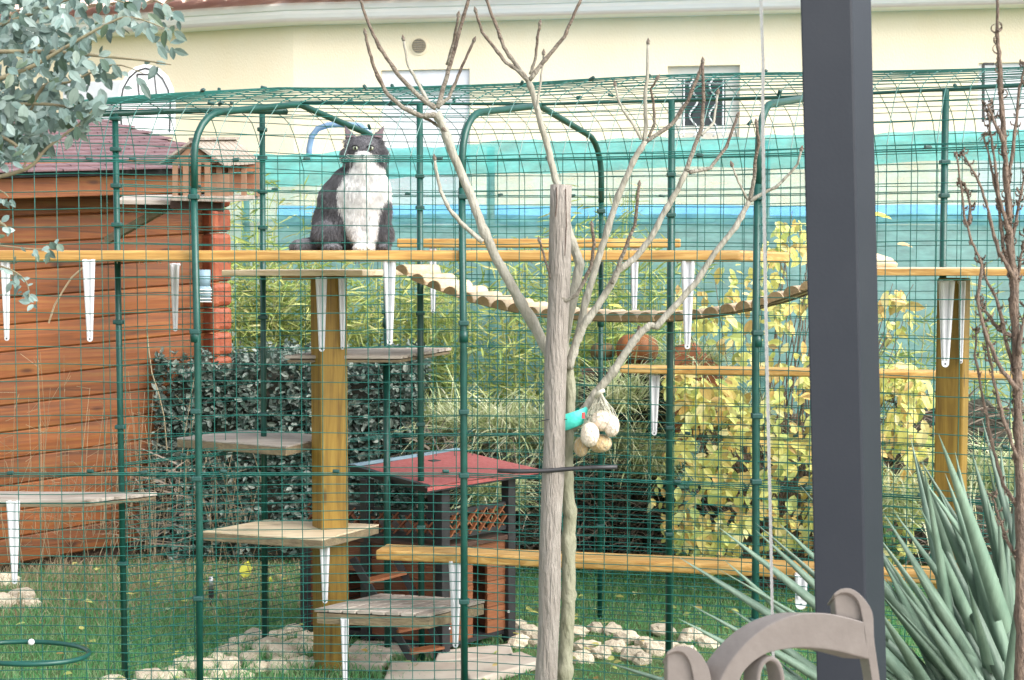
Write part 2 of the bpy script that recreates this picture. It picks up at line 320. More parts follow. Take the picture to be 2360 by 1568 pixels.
# ------------------------------------------------------------------ ground
g = MB(); NX, NY = 90, 90
for j in range(NY + 1):
    for i in range(NX + 1):
        x = -60 + 120 * i / NX if False else (i / NX * 2 - 1); y = j / NY
        X = 60 * x * abs(x) ** 1.5; Y = -6 + 96 * y ** 2.2
        z = .012 * math.sin(X * 3.1 + Y) * math.cos(Y * 2.3) + (0.0)
        g.v.append((X, Y, z))
for j in range(NY):
    for i in range(NX): a = j * (NX + 1) + i; g.f.append((a, a + 1, a + NX + 2, a + NX + 1))
struct(build(g, 'ground', 'soil', smooth=True))
# terrace under the chair and the grey post
tb = MB(); tb.box((0.6, .9, -.01), (7, 3.8, .12)); struct(build(tb, 'terrace', 'slab', bevel=.01))

# ------------------------------------------------------------------ house behind
GZ = EYE + 2.187
hpts = [V(-9.0, 15.75, GZ), V(-2.077, 13.3, GZ), V(2.6, 12.62, GZ), V(4.9, 12.28, GZ), V(9.0, 11.68, GZ)]
house = thing('house', 'long cream rendered house with white gutter and shuttered windows behind the enclosure', 'house', (0, 13.3, 0))
def hnorm(a, b): d = (b - a).normalized(); return V(d.y, -d.x, 0)
wm = MB()
wp = []
for i, p in enumerate(hpts):
    n = hnorm(hpts[max(i - 1, 0)], hpts[min(i + 1, len(hpts) - 1)]); wp.append(p - n * .22)
# wall quads with window openings are cut per window on the long facade
def wallpt(t, z, off=0.0):     # on long facade (section 1): t metres from corner
    a, b = wp[1], wp[4]; d = (V(b.x, b.y, 0) - V(a.x, a.y, 0)).normalized(); n = V(d.y, -d.x, 0)
    p = V(a.x, a.y, 0) + d * t + n * off; return V(p.x, p.y, z)
LW = (V(wp[4].x, wp[4].y, 0) - V(wp[1].x, wp[1].y, 0)).length
def u2wall(u, v):
    a = wallpt(0, 0); d = wallpt(1, 0) - a; k = (u - CX) / FPX
    # X = k * (D along ray) ; use ground plane intersection
    t = (k * a.y - a.x) / (d.x - k * d.y) ; p = a + d * t
    for _ in range(3): pass
    zz = at(u, v, p.y).z
    return t, zz
wins = []
for (u0, u1, v0, v1) in ((880, 1083, 163, 520), (1535, 1700, 153, 320), (2245, 2480, 146, 520)):
    t0, za = u2wall(u0, v0); t1, zb = u2wall(u1, v1); wins.append((t0, t1, zb, za))
ts = [0] + [x for wv in wins for x in wv[:2]] + [LW]
for i in range(len(ts) - 1):
    if i % 2 == 0: wm.add([wallpt(ts[i], -.3), wallpt(ts[i + 1], -.3), wallpt(ts[i + 1], GZ + .15), wallpt(ts[i], GZ + .15)], [(0, 1, 2, 3)])
    else:
        wv = wins[i // 2]
        wm.add([wallpt(wv[0], -.3), wallpt(wv[1], -.3), wallpt(wv[1], wv[2]), wallpt(wv[0], wv[2])], [(0, 1, 2, 3)])
        wm.add([wallpt(wv[0], wv[3]), wallpt(wv[1], wv[3]), wallpt(wv[1], GZ + .15), wallpt(wv[0], GZ + .15)], [(0, 1, 2, 3)])
        # reveals
        for (ta, za, tb2, zb2) in ((wv[0], wv[2], wv[0], wv[3]), (wv[0], wv[3], wv[1], wv[3]), (wv[1], wv[3], wv[1], wv[2]), (wv[1], wv[2], wv[0], wv[2])):
            wm.add([wallpt(ta, za), wallpt(tb2, zb2), wallpt(tb2, zb2, -.14), wallpt(ta, za, -.14)], [(0, 1, 2, 3)])
a, b = wp[0], wp[1]
wm.add([V(a.x, a.y, -.3), V(b.x, b.y, -.3), V(b.x, b.y, GZ + .15), V(a.x, a.y, GZ + .15)], [(0, 1, 2, 3)])
build(wm, 'wall', 'render', house)
# gutter and fascia
prof = [(0, -.02), (.07, 0), (.10, .018), (.112, .05), (.105, .08), (.125, .088), (.13, .125), (.115, .15), (.0, .155)]
gm = MB()
for i, p in enumerate(hpts):
    n = hnorm(hpts[max(i - 1, 0)], hpts[min(i + 1, len(hpts) - 1)])
    for (o_, z_) in prof: q = p + n * (o_ - .12); gm.v.append((q.x, q.y, p.z + z_))
k = len(prof)
for i in range(len(hpts) - 1):
    for j in range(k - 1): a = i * k + j; gm.f.append((a, a + k, a + k + 1, a + 1))
build(gm, 'gutter', 'pvc', house)
sf = MB()
for i in range(len(hpts) - 1): sf.add([hpts[i] - V(0, 0, .021), hpts[i + 1] - V(0, 0, .021), wp[i + 1] - V(0, 0, .021), wp[i] - V(0, 0, .021)], [(0, 1, 2, 3)])
build(sf, 'soffit', 'pvc', house)
rf = MB()
for i in range(len(hpts) - 1):
    rf.add([hpts[i] + V(0, .02, .15), hpts[i + 1] + V(0, .02, .15), hpts[i + 1] + V(0, 5, 2.0), hpts[i] + V(0, 5, 2.0)], [(0, 1, 2, 3)])
roof = build(rf, 'roof', 'tile', house)
# roof tiles along the eaves
tm = MB()
for j in range(9):
    th = math.pi * j / 8
    for y_ in (0, .42): tm.v.append((.1 * math.cos(th), y_, .055 * math.sin(th) + y_ * .37))
for j in range(8): tm.f.append((2 * j, 2 * j + 2, 2 * j + 3, 2 * j + 1))
tile0 = None
a = hpts[0]
tot = 0
for i in range(len(hpts) - 1):
    d = hpts[i + 1] - hpts[i]; Ls = d.length; d.normalize(); t = .1
    while t < Ls:
        p = hpts[i] + d * t + V(0, -.03, .16)
        if abs(p.x) < 5.4:
            if tile0 is None:
                tile0 = build(tm, 'roof_tile', 'tile', roof, smooth=True)
            for r_ in range(2):
                if tot or r_: tl = inst(tile0, roof)
                else: tl = tile0
                tl.location = p + V(0, r_ * .36, r_ * .135 + U(-.005, .005)) - ORI[roof.name]; tl.rotation_euler = (0, 0, math.atan2(d.y, d.x) + U(-.02, .02)); tot += 1
        t += .215
# windows
def win(i, kind):
    t0, t1, z0, z1 = wins[i]
    if kind == 'shutter':
        f = MB(); f.add([wallpt(t0 + .003, z0, -.03), wallpt(t1 - .003, z0, -.03), wallpt(t1 - .003, z1 - .003, -.03), wallpt(t0 + .003, z1 - .003, -.03)], [(0, 1, 2, 3)])
        sh = build(f, 'shutter', 'white', house)
        z = z1 - .19; cur = None; s0 = None
        while z > z0 + .1 and False:
            s = MB(); s.hexa([wallpt(t0 + .02, z - .086, -.098), wallpt(t1 - .02, z - .086, -.098), wallpt(t1 - .02, z - .086, -.086), wallpt(t0 + .02, z - .086, -.086),
                              wallpt(t0 + .02, z - .004, -.098), wallpt(t1 - .02, z - .004, -.098), wallpt(t1 - .02, z - .004, -.086), wallpt(t0 + .02, z - .004, -.086)])
            if s0 is None: s0 = build(s, 'slat', 'white', sh); zz0 = z
            else: inst(s0, sh, loc=s0.location + V(0, 0, z - zz0))
            z -= .1
        return sh
    fr = MB()
    bw = .125
    for (ta, tb2, za, zb) in ((t0, t0 + bw, z0, z1), (t1 - bw, t1, z0, z1), (t0 + bw, t1 - bw, z1 - .11, z1), (t0 + bw, t1 - bw, z0, z0 + bw)):
        fr.hexa([wallpt(ta, za, -.13), wallpt(tb2, za, -.13), wallpt(tb2, za, -.06), wallpt(ta, za, -.06), wallpt(ta, zb, -.13), wallpt(tb2, zb, -.13), wallpt(tb2, zb, -.06), wallpt(ta, zb, -.06)])
    wf = build(fr, 'window', 'greyframe', house)
    gl = MB(); gl.add([wallpt(t0 + .05, z0 + .05, -.12), wallpt(t1 - .05, z0 + .05, -.12), wallpt(t1 - .05, z1 - .05, -.12), wallpt(t0 + .05, z1 - .05, -.12)], [(0, 1, 2, 3)])
    build(gl, 'pane', 'glass', wf)
    n = 5
    for k_ in range(n):
        t = t0 + bw + .02 + (t1 - t0 - 2 * bw - .04) * k_ / (n - 1); pts = []
        for q in range(25):
            f_ = q / 24; z = z0 + .02 + (z1 - z0 - .14) * f_
            w_ = math.sin(f_ * math.pi * 4) * .035 if k_ % 2 == 1 else 0
            pts.append(wallpt(t + w_, z, .0))
        bm = MB(); bm.tube(pts, .009, 6); build(bm, 'grille_bar', 'white', wf, smooth=True)
    for z in (z0 + .06, z1 - .16):
        bm = MB(); bm.tube([wallpt(t0 + .02, z, .002), wallpt(t1 - .02, z, .002)], .008, 6); build(bm, 'grille_rail', 'white', wf)
win(0, 'shutter'); win(1, 'win'); win(2, 'shutter')
# left window with leaf shade
lw = MB(); p0 = at(195, 190, 14.05); lw.box((p0.x + .2, p0.y - .06, p0.z - .6), (.9, .05, 1.2), R(-19)); build(lw, 'shutter', 'white', house, bevel=.01)
# round vent
t, z = u2wall(968, 107)
vc = wallpt(t, z, .012); vm = MB(); n_ = (wallpt(0, 0, 1) - wallpt(0, 0, 0)).normalized()
vm.tube([vc - n_ * .03, vc], .082, 28); vt = build(vm, 'vent', 'render', house)
vm = MB(); vm.tube([vc - n_ * .03, vc + n_ * .008], .066, 28)
vg = build(vm, 'vent_grille', mat('vent_brown', (.27, .22, .15), (.36, .3, .2), .8, 50, bump=.3), vt)
for k_ in range(6):
    zz = -.05 + k_ * .02; hw = math.sqrt(max(0, .062 ** 2 - zz ** 2)); s = MB(); dd = (wallpt(1, 0) - wallpt(0, 0))
    s.tube([vc + n_ * .01 + dd * -hw + V(0, 0, zz), vc + n_ * .01 + dd * hw + V(0, 0, zz)], .004, 4); build(s, 'louvre', 'hutpale', vt)
# shutter hinge bracket on the right window
s = MB(); p = at(2265, 148, 12.2); s.beam(p, at(2265, 282, 12.2), .02, .02, V(0, 1, 0)); s.beam(p, at(2290, 148, 12.2), .02, .02); build(s, 'shutter_hinge', 'black', house)

# ------------------------------------------------------------------ basketball hoop
bb = thing('basketball_hoop', 'white arched basketball backboard on a pole left of the grey and white cat', 'basketball hoop', at(352, 900, 11))
def bp_(u, v, o=0): q = at(u, v, 11); return V(q.x, q.y - o, q.z)
outl = [(272, 310), (268, 240), (274, 200), (290, 172), (310, 155), (335, 148), (362, 155), (385, 175), (398, 205), (403, 240), (400, 310)]
s = MB(); s.prism([bp_(*p) for p in outl], (0, .04, 0)); build(s, 'backboard', 'board', bb, bevel=.008)
inn = [(281, 305), (278, 240), (284, 205), (298, 180), (316, 164), (335, 158), (355, 163), (375, 182), (388, 208), (393, 240), (391, 305)]
s = MB(); s.tube([bp_(x, y, .004) for x, y in inn], .006, 4); build(s, 'border_line', 'black', bb)
s = MB(); s.tube([bp_(x, y, .004) for x, y in ((316, 172), (356, 172), (362, 229), (322, 229), (316, 172))], .006, 4); build(s, 'target_square', 'black', bb)
s = MB(); s.tube([bp_(352, 262, -.06), bp_(352, 1000, -.06)], .035, 10); build(s, 'pole', 'steel', bb, smooth=True)
s = MB(); s.tube([bp_(330 + 34 * math.cos(a_), 262 + 7 * math.sin(a_), .12 + .11 * math.sin(a_)) for a_ in np.linspace(0, 2 * math.pi, 25)], .009, 5); build(s, 'rim', 'redbit', bb)
s = MB()
for k_ in range(10):
    a_ = k_ / 10 * 6.283; s.tube([bp_(330 + 34 * math.cos(a_), 262 + 7 * math.sin(a_), .12), bp_(330 + 20 * math.cos(a_ + .4), 310, .12)], .003, 3)
build(s, 'net', 'string', bb)

# ------------------------------------------------------------------ shade cloth fence
ft = [(380, 372, 9.3), (600, 358, 9.2), (900, 344, 9.0), (1180, 326, 8.8), (1500, 320, 8.55), (1840, 314, 8.3), (2120, 306, 8.1), (2480, 294, 7.9)]
fence = thing('shade_cloth_fence', 'wire fence hung with turquoise shade cloth between garden and cream house', 'fence', V(0, 8.8, 0))
def cloth(v0f, v1f, name, m, off=0, amp=.02):
    s = MB(); n = 80; rows = 10
    for j in range(rows + 1):
        for i in range(n + 1):
            f_ = i / n * (len(ft) - 1); a_ = int(min(f_, len(ft) - 2)); q = f_ - a_
            x = ft[a_][0] * (1 - q) + ft[a_ + 1][0] * q; y = ft[a_][1] * (1 - q) + ft[a_ + 1][1] * q; D = ft[a_][2] * (1 - q) + ft[a_ + 1][2] * q
            k_ = (604 - y) / 260
            vv = v0f(x, y) * (1 - j / rows) + v1f(x, y) * j / rows
            p = at(x, vv, D); p.y += off + amp * math.sin(i * 1.3 + j * .4) * (j / rows + .2) + U(-.004, .004)
            s.v.append(tuple(p))
    for j in range(rows):
        for i in range(n): a_ = j * (n + 1) + i; s.f.append((a_, a_ + 1, a_ + n + 2, a_ + n + 1))
    return build(s, name, m, fence, smooth=True)
cloth(lambda x, y: y + 3 * math.sin(x * .02) + 2 * math.sin(x * .07), lambda x, y: y + 72 + 5 * math.sin(x * .011), 'cloth_fold', 'teal_fold', -.03)
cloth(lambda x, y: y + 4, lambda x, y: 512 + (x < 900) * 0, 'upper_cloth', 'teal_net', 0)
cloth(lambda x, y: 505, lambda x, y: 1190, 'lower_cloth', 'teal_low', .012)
for x in (560, 1130, 1770, 2420):
    D = np.interp(x, [q[0] for q in ft], [q[2] for q in ft]); p = at(x, np.interp(x, [q[0] for q in ft], [q[1] for q in ft]) + 8, D)
    s = MB(); s.tube([V(p.x, p.y + .07, 0), V(p.x, p.y + .07, p.z)], .025, 8); build(s, 'fence_post', 'tube', fence, smooth=True)
# blue cover seen through the cloth
s = MB(); n = 30
for j in range(3):
    for i in range(n + 1):
        u = 640 + 1800 * i / n; p = at(u, (474, 496, 519)[j] + 2.5 * math.sin(i * .7), 9.7 - i / n * .9); s.v.append((p.x, p.y - .04 * (j == 1), p.z))
for j in range(2):
    for i in range(n): a_ = j * (n + 1) + i; s.f.append((a_, a_ + n + 1, a_ + n + 2, a_ + 1))
# body below the blue rim
k0 = len(s.v)
for i in range(n + 1): p = at(640 + 1800 * i / n, 474, 9.7 - i / n * .9); s.v += [(p.x, p.y + .02, p.z), (p.x, p.y + 1.6, p.z + .02)]
for i in range(n): a_ = k0 + 2 * i; s.f.append((a_, a_ + 2, a_ + 3, a_ + 1))
bl = build(s, 'blue_rim', 'blue')
pool = thing('garden_pool', 'long blue-rimmed pool wall glimpsed through the turquoise cloth', 'pool', V(0, 9.3, 0))
bl.parent = pool; bl.location = ORI[bl.name] - V(0, 9.3, 0)
s = MB()
for i in range(n + 1):
    for v in (519, 1120): p = at(640 + 1800 * i / n, v, 9.7 - i / n * .9 + .02); s.v.append(tuple(p))
for i in range(n): a_ = 2 * i; s.f.append((a_, a_ + 1, a_ + 3, a_ + 2))
build(s, 'pool_side', mat('pool_side', (.36, .42, .40), (.45, .50, .47), .7, 3, bump=.1), pool)
# blue arch behind the cat
s = MB(); s.tube([at(x, y, 9.6) for x, y in ((712, 372), (712, 345), (718, 315), (732, 297), (755, 289), (790, 287), (830, 290), (850, 305), (858, 330), (860, 372))], [.02] * 10, 8)
s.v = [tuple(p) for p in s.v]
tag(build(s, 'hoop_arch', 'bluetube', smooth=True), 'blue curved tube arching above the turquoise cloth behind the cat', 'tube')

# ------------------------------------------------------------------ shed
W0 = V(-2.47, 7.0, 0); wd = V(.82, .57, 0).normalized(); TL = math.tan(R(3.6)); wn_ = V(wd.y, -wd.x, 0)
shed = thing('wooden_shed', 'orange stained log shed with dusty red shingle roof at left', 'shed', W0)
def SP(t, z, off=0): p = W0 + wd * t + wn_ * off; return V(p.x, p.y, z + t * TL)
for k_ in range(15):
    zb = .068 + k_ * .130; m_ = MB(); t0, t1 = -.9, 1.13
    pr = [(-.05, 0.001), (.0, .001), (.006, .008), (.009, .065), (.006, .122), (.0, .1285), (-.05, .1285)]
    for t in (t0, t1):
        for (o_, z_) in pr: m_.v.append(tuple(SP(t, zb + z_, o_)))
    n = len(pr); m_.f += [(i, i + 1, i + 1 + n, i + n) for i in range(n - 1)] + [tuple(range(n))[::-1], tuple(range(n, 2 * n))]
    build(m_, 'log_plank', 'plank', shed)
    m_ = MB()    # crossing log end beyond the corner
    m_.box(SP(1.06, zb + .065, .05), (.05, .14, .122), math.atan2(wd.y, wd.x)); 
    e = build(m_, 'log_end', 'logend', shed, bevel=.022)
    m_ = MB(); m_.box(SP(1.135, zb + .065, -.01), (.13, .05, .124), math.atan2(wd.y, wd.x)); build(m_, 'log_end', 'logend', shed, bevel=.026)
m_ = MB(); m_.hexa([SP(-.9, .0, -.6), SP(1.1, .0, -.6), SP(1.1, .0, -.05), SP(-.9, .0, -.05), SP(-.9, 2.0, -.6), SP(1.1, 2.0, -.6), SP(1.1, 2.0, -.05), SP(-.9, 2.0, -.05)]); build(m_, 'inner_wall', 'dark_wood', shed)
# roof: eave line and verge
eL = at(-260, 404, 6.55); eR = at(590, 384, 7.55); up_ = V(-.57, .82, 0).normalized()
rise = math.tan(R(10.5))
ed = (eR - eL)
def RP(s_, a_): return eL + ed * s_ + up_ * a_ + V(0, 0, a_ * rise)
m_ = MB(); m_.slab([RP(0, 0), RP(1, 0), RP(1, 2.6), RP(0, 2.6)], .02); rfo = build(m_, 'roof', 'dark_wood', shed)
sh0 = None; ew = ed.length; cnt = 0
wS = .17; hS = .15
tm = MB(); tm.slab([V(-wS / 2 + .003, 0, .012), V(wS / 2 - .003, 0, .012), V(wS / 2 - .003, hS + .03, .002), V(-wS / 2 + .003, hS + .03, .002)], .008)
ang = math.atan2(ed.y, ed.x); rows = int(2.6 / hS)
tilt = math.asin(ed.z / ew)
xa = ed.normalized(); ya = (up_ + V(0, 0, rise)).normalized(); za = xa.cross(ya).normalized(); ya = za.cross(xa)
Mr = Matrix((xa, ya, za)).transposed().to_euler()
for r_ in range(rows):
    for c_ in range(int(ew / wS) + 1):
        s_ = (c_ * wS + (r_ % 2) * wS / 2) / ew
        if s_ > .99: continue
        if cnt >= 150: pass
        if sh0 is None: sh0 = build(tm, 'shingle', 'shingle', rfo); o = sh0
        else: o = inst(sh0, rfo)
        o.location = RP(s_, r_ * hS) + V(0, 0, .002) - ORI[rfo.name]; o.rotation_euler = Mr; cnt += 1
# fascia board, and a black bar painting in the shaded gap at the eave
fL = eL; fR = eR
m_ = MB(); m_.hexa([fL + V(0, 0, -.125), fR + V(0, 0, -.125), fR + V(-.02, .03, -.125), fL + V(-.02, .03, -.125), fL + V(0, 0, -.03), fR + V(0, 0, -.03), fR + V(-.02, .03, -.03), fL + V(-.02, .03, -.03)])
build(m_, 'fascia', 'plank', shed, bevel=.004)
m_ = MB(); m_.beam(eL + V(0, 0, -.012), eR + V(0, 0, -.012), .03, .03); build(m_, 'eave_gap_shade', 'black', shed)
# ------------------------------------------------------------------ bird house on its shelf
D0 = 6.55
bh = thing('birdhouse', 'weathered wooden bird feeder house with slatted gable roof beside the shed', 'birdhouse', at(500, 460, D0))
ext = V(.20, .10, 0)
A, Lg, Rg = at(440, 324, D0), at(366, 375, D0), at(514, 377, D0)
A2, L2, R2 = at(543, 322, D0 + .22), at(470, 370, D0 + .25), at(602, 373, D0 + .22)
for k_ in range(9):
    a0, a1 = k_ / 9, (k_ + .9) / 9
    for (T, B, T2, B2) in ((A, Rg, A2, R2), (A, Lg, A2, L2)):
        q0 = T.lerp(T2, a0); q1 = T.lerp(T2, a1); r0 = B.lerp(B2, a0); r1 = B.lerp(B2, a1)
        pts = [r0, r1, q1, q0] if T2 == A2 and B is Rg else [q0, q1, r1, r0]
        m_ = MB(); m_.slab([p + V(0, 0, U(0, .003)) for p in pts], .012); build(m_, 'roof_slat', 'hutpale', bh)
m_ = MB(); m_.beam(A + V(0, 0, .006), A2 + V(.01, 0, .006), .03, .012); build(m_, 'ridge_board', 'hutpale', bh)
g0, g1, g2 = at(440, 335, D0 + .02), at(395, 378, D0 + .02), at(490, 378, D0 + .02)
m_ = MB(); m_.prism([g1, g2, g0], (.02, .015, 0)); build(m_, 'gable', 'hutmid', bh)
for (x, D) in ((404, 0), (428, 0), (457, 0), (478, 0), (505, .06), (532, .12), (562, .16), (592, .2)):
    m_ = MB(); m_.beam(at(x, 374, D0 + D), at(x, 453, D0 + D), .022, .022, V(0, 1, 0)); build(m_, 'post', 'hutmid' if x % 3 else 'hutpale', bh)
m_ = MB(); m_.slab([at(392, 452, D0 - .05), at(520, 455, D0 - .05), at(600, 450, D0 + .24), at(470, 448, D0 + .24)], .022); build(m_, 'floor', 'hutpale', bh, bevel=.003)
m_ = MB(); m_.beam(at(415, 388, D0 + .03), at(590, 386, D0 + .2), .02, .04); build(m_, 'head_rail', 'plank', bh)
for (x0, x1) in ((432, 452), (482, 499), (508, 527)):
    m_ = MB(); m_.prism([at(x0, 452, D0 + .05), at(x1, 452, D0 + .05), at(x1, 400, D0 + .05), at(x0, 400, D0 + .05)], (0, .01, 0)); build(m_, 'side_board', 'hutmid', bh)
m_ = MB(); m_.beam(at(395, 470, D0 + .05), at(513, 478, D0 + .05), .05, .04); build(m_, 'support_beam', 'dark_wood', bh)
sh = thing('wall_shelf', 'grey plank shelf braced against the shed wall left of the birdhouse', 'shelf', at(345, 460, 6.7))
m_ = MB(); m_.slab([at(270, 460, 6.62), at(400, 462, 6.62), at(405, 449, 7.0), at(285, 450, 7.0)], .022); build(m_, 'board', 'grey_wood', sh, bevel=.003)
m_ = MB(); m_.beam(at(398, 470, 6.7), at(246, 555, 6.9), .03, .035); build(m_, 'brace', 'grey_edge', sh)
m_ = MB(); m_.beam(at(320, 475, 6.7), at(398, 480, 6.7), .03, .03); build(m_, 'batten', 'dark_wood', sh)
s = MB(); p = at(468, 622, 6.9); s.tube([p, at(468, 660, 6.9)], .034, 14); s.tube([at(468, 660, 6.9), at(468, 664, 6.9), at(468, 696, 6.9)], [.034, .038, .036], 14)
bt = build(s, 'feeder_bottle', 'bluegrey', smooth=True); tag(bt, 'blue-grey plastic bottle feeder hanging on the shed corner', 'bottle')
for k_ in range(5):
    s = MB(); s.tube([at(448, 668 + k_ * 7, 6.86), at(488, 668 + k_ * 7, 6.86)], .003, 4); o = build(s, 'ring', 'string', bt)

# ------------------------------------------------------------------ enclosure
F = [V(-2.4, 5.0, 0), V(-1.6, 5.0, 0), V(-1.09, 5.0, 0), V(-.17, 5.0, 0), V(.80, 4.73, 0), V(1.65, 4.32, 0), V(2.45, 3.9, 0)]
B = [V(-1.9, 4.95 + .1, 0), V(-1.43, 5.23, 0), V(-.53, 6.1, 0), V(.38, 6.2, 0), V(1.38, 5.93, 0), V(2.25, 5.5, 0), V(3.05, 5.05, 0)]
enc = thing('cat_enclosure', 'large walk-in cat run of green wire mesh and tubes with arched roof', 'cat enclosure', V(0, 5.5, 0))
def lerpP(P, s_):
    i = int(min(max(s_, 0), len(P) - 2)); return P[i].lerp(P[i + 1], s_ - i)
ZS = EYE + .36; ZT = EYE + .52
def prof_pt(s_, q):
    """q in [0,1]: across the roof from the front shoulder to the back shoulder"""
    f, b2 = lerpP(F, s_), lerpP(B, s_); bulge = .035 + .115 * min(1, max(0, (s_ - 1.0)))
    p = f.lerp(b2, q)
    e = .13
    if q < e: t = q / e; z = ZS + (ZT - ZS) * math.sin(t * math.pi / 2)
    elif q > 1 - e: t = (1 - q) / e; z = ZS + (ZT - ZS) * math.sin(t * math.pi / 2)
    else: z = ZT
    z += bulge * math.sin(math.pi * q) ** 1.2 * (1 + .12 * math.sin(s_ * 2.2))
    return V(p.x, p.y, z)
WR = .0015
# lengthwise metres along front
acc = [0]
for i in range(len(F) - 1): acc.append(acc[-1] + (F[i + 1] - F[i]).length)
def s_of(m_): return float(np.interp(m_, acc, range(len(F))))
cell = .076
def jit(p, a=.0014): return V(p.x + U(-a, a), p.y + U(-a, a), p.z + U(-a, a))
def hz_list():
    zs = []; z = .03
    while z < .81: zs.append(z); z += .031
    while z < ZS: zs.append(z); z += .0595
    return zs
HZ = hz_list()
front = MB(); back = MB(); roofm = MB()
svals = []; m_ = 0.0
while m_ < acc[-1]: svals.append(s_of(m_)); m_ += cell
for s_ in svals:
    f = lerpP(F, s_); a_ = jit(f, .003); bx_ = U(-.004, .004)
    front.tube([V(a_.x, a_.y, 0), V(a_.x + bx_, a_.y, .8), V(f.x, f.y, ZS)], WR, 4, False)
    roofm.tube([prof_pt(s_, q) for q in (0, .02, .045, .075, .105, .14, .2, .3, .4, .5, .6, .7, .8, .86, .9, .93, .96, .98, 1)], WR * 1.1, 4, False)
    if s_ >= .9:
        b2 = lerpP(B, s_); a_ = jit(b2, .003); back.tube([V(a_.x, a_.y, 0), V(a_.x + U(-.004, .004), a_.y, 1), V(b2.x, b2.y, ZS)], WR, 4, False)
for z in HZ:
    pts = []
    for i in range(41): s_ = i / 40 * 6; f = lerpP(F, s_); pts.append(V(f.x, f.y - .003, z + .003 * math.sin(i * .9 + z * 7)))
    front.tube(pts, WR, 4, False)
    pts = []
    for i in range(35): s_ = 1 + i / 34 * 5; f = lerpP(B, s_); pts.append(V(f.x, f.y - .003, z + .003 * math.sin(i * .8 + z * 9)))
    back.tube(pts, WR, 4, False)
for q in [0, .035, .07, .105] + list(np.arange(.14, .87, .036)) + [.90, .935, .97, 1]:
    roofm.tube([prof_pt(i / 60 * 6, q) for i in range(61)], WR * 1.1, 4, False)
for mb_, nm in ((front, 'front_mesh'), (back, 'back_mesh'), (roofm, 'roof_mesh')):
    stuff(build(mb_, nm, 'wire', enc))
# doubled seam wires
for P_, lst in ((F, (.81, ZS - .02)), (B, (.81, ZS - .09))):
    for z in lst:
        for dz in (0, .006):
            s = MB(); s.tube([V(*lerpP(P_, i / 10)[:2], z + dz) + V(0, -.006, 0) for i in range(0 if P_ is F else 10, 61)], .0022, 5); build(s, 'seam_wire', 'wire', enc)
# posts and arches
def arch_path(i, n=7):
    f, b2 = F[i], B[i]; d = (b2 - f); pts = [V(f.x, f.y, 0), V(f.x, f.y, EYE + .25)]
    w1 = d.normalized()
    for k_ in range(7):
        t = k_ / 6 * math.pi / 2 * .95; r_ = .17; pts.append(V(f.x, f.y, EYE + .355) + w1 * r_ * (1 - math.cos(t)) + V(0, 0, r_ * math.sin(t)))
    mid = f.lerp(b2, .5); pts.append(V(mid.x, mid.y, EYE + .595))
    for k_ in range(6, -1, -1):
        t = k_ / 6 * math.pi / 2 * .95; r_ = .17; pts.append(V(b2.x, b2.y, EYE + .355) - w1 * r_ * (1 - math.cos(t)) + V(0, 0, r_ * math.sin(t)))
    pts += [V(b2.x, b2.y, EYE + .25), V(b2.x, b2.y, 0)]
    return pts
for i in (2, 3, 4, 5):
    pts = arch_path(i)
    for nm, seg in (('front_post', pts[:2]), ('roof_arch', pts[1:-1]), ('back_post', pts[-2:])):
        if nm == 'front_post': seg = [V(p.x + U(-.004, .004), p.y, p.z) for p in (seg[0], seg[0].lerp(seg[1], .35), seg[0].lerp(seg[1], .7), seg[1])]
        s = MB(); s.tube(seg, .0125 if nm != 'back_post' else .011, 12)
        po = build(s, nm, 'tube', enc, smooth=True)
        if nm != 'roof_arch':
            for z in (.38, .81, 1.02, 1.33, 1.78):
                c = MB(); p = seg[0]; c.box((p.x, p.y, z + U(-.03, .03)), (.036, .034, .018)); build(c, 'clamp', 'clip', po, bevel=.004)
            c = MB(); c.tube([V(seg[0].x, seg[0].y, z_) for z_ in (1.27, 1.31)], .0155, 12); build(c, 'sleeve', 'tube', po, smooth=True)
mids = [(2, 3), (3, 4), (4, 5), (5, 6)]
for (i, j) in mids:
    m2 = (F[i] + B[i] + F[j] + B[j]) / 4; s = MB(); s.tube([V(m2.x, m2.y, 0), V(m2.x, m2.y, EYE + .60)], .0125, 12); po = build(s, 'ridge_post', 'tube', enc, smooth=True)
    for z in (.5, .9, 1.33, 1.75, 1.9):
        c = MB(); c.box((m2.x, m2.y, z + U(-.03, .03)), (.034, .034, .016)); build(c, 'clamp', 'clip', po, bevel=.004)
for (u, D, yt) in ((265, 5.23, 262), (604, 5.67, 262)):
    p = at(u, yt, D); pb = at(u + 22 if u < 400 else u + 6, 1500, D); s = MB(); s.tube([V(pb.x, pb.y, 0), p], .0115, 12); po = build(s, 'side_post', 'tube', enc, smooth=True)
    for z in (.45, .95, 1.33, 1.68, 1.82, 1.95, 2.06):
        c = MB(); q = V(pb.x, pb.y, 0).lerp(p, z / p.z); c.box((q.x, q.y, z), (.036, .034, .016)); build(c, 'clamp', 'clip', po, bevel=.004)
s = MB(); s.tube([at(120, 268, 5.1), at(265, 262, 5.23), at(450, 255, 5.45), at(604, 256, 5.6), at(660, 258, 5.55)], .011, 10); build(s, 'side_rail', 'tube', enc, smooth=True)
rp = [(F[i] + B[i]) / 2 for i in range(2, 7)]
s = MB(); s.tube([V(p.x, p.y, EYE + .60) for p in rp], .006, 8); build(s, 'ridge_rail', 'tube', enc, smooth=True)
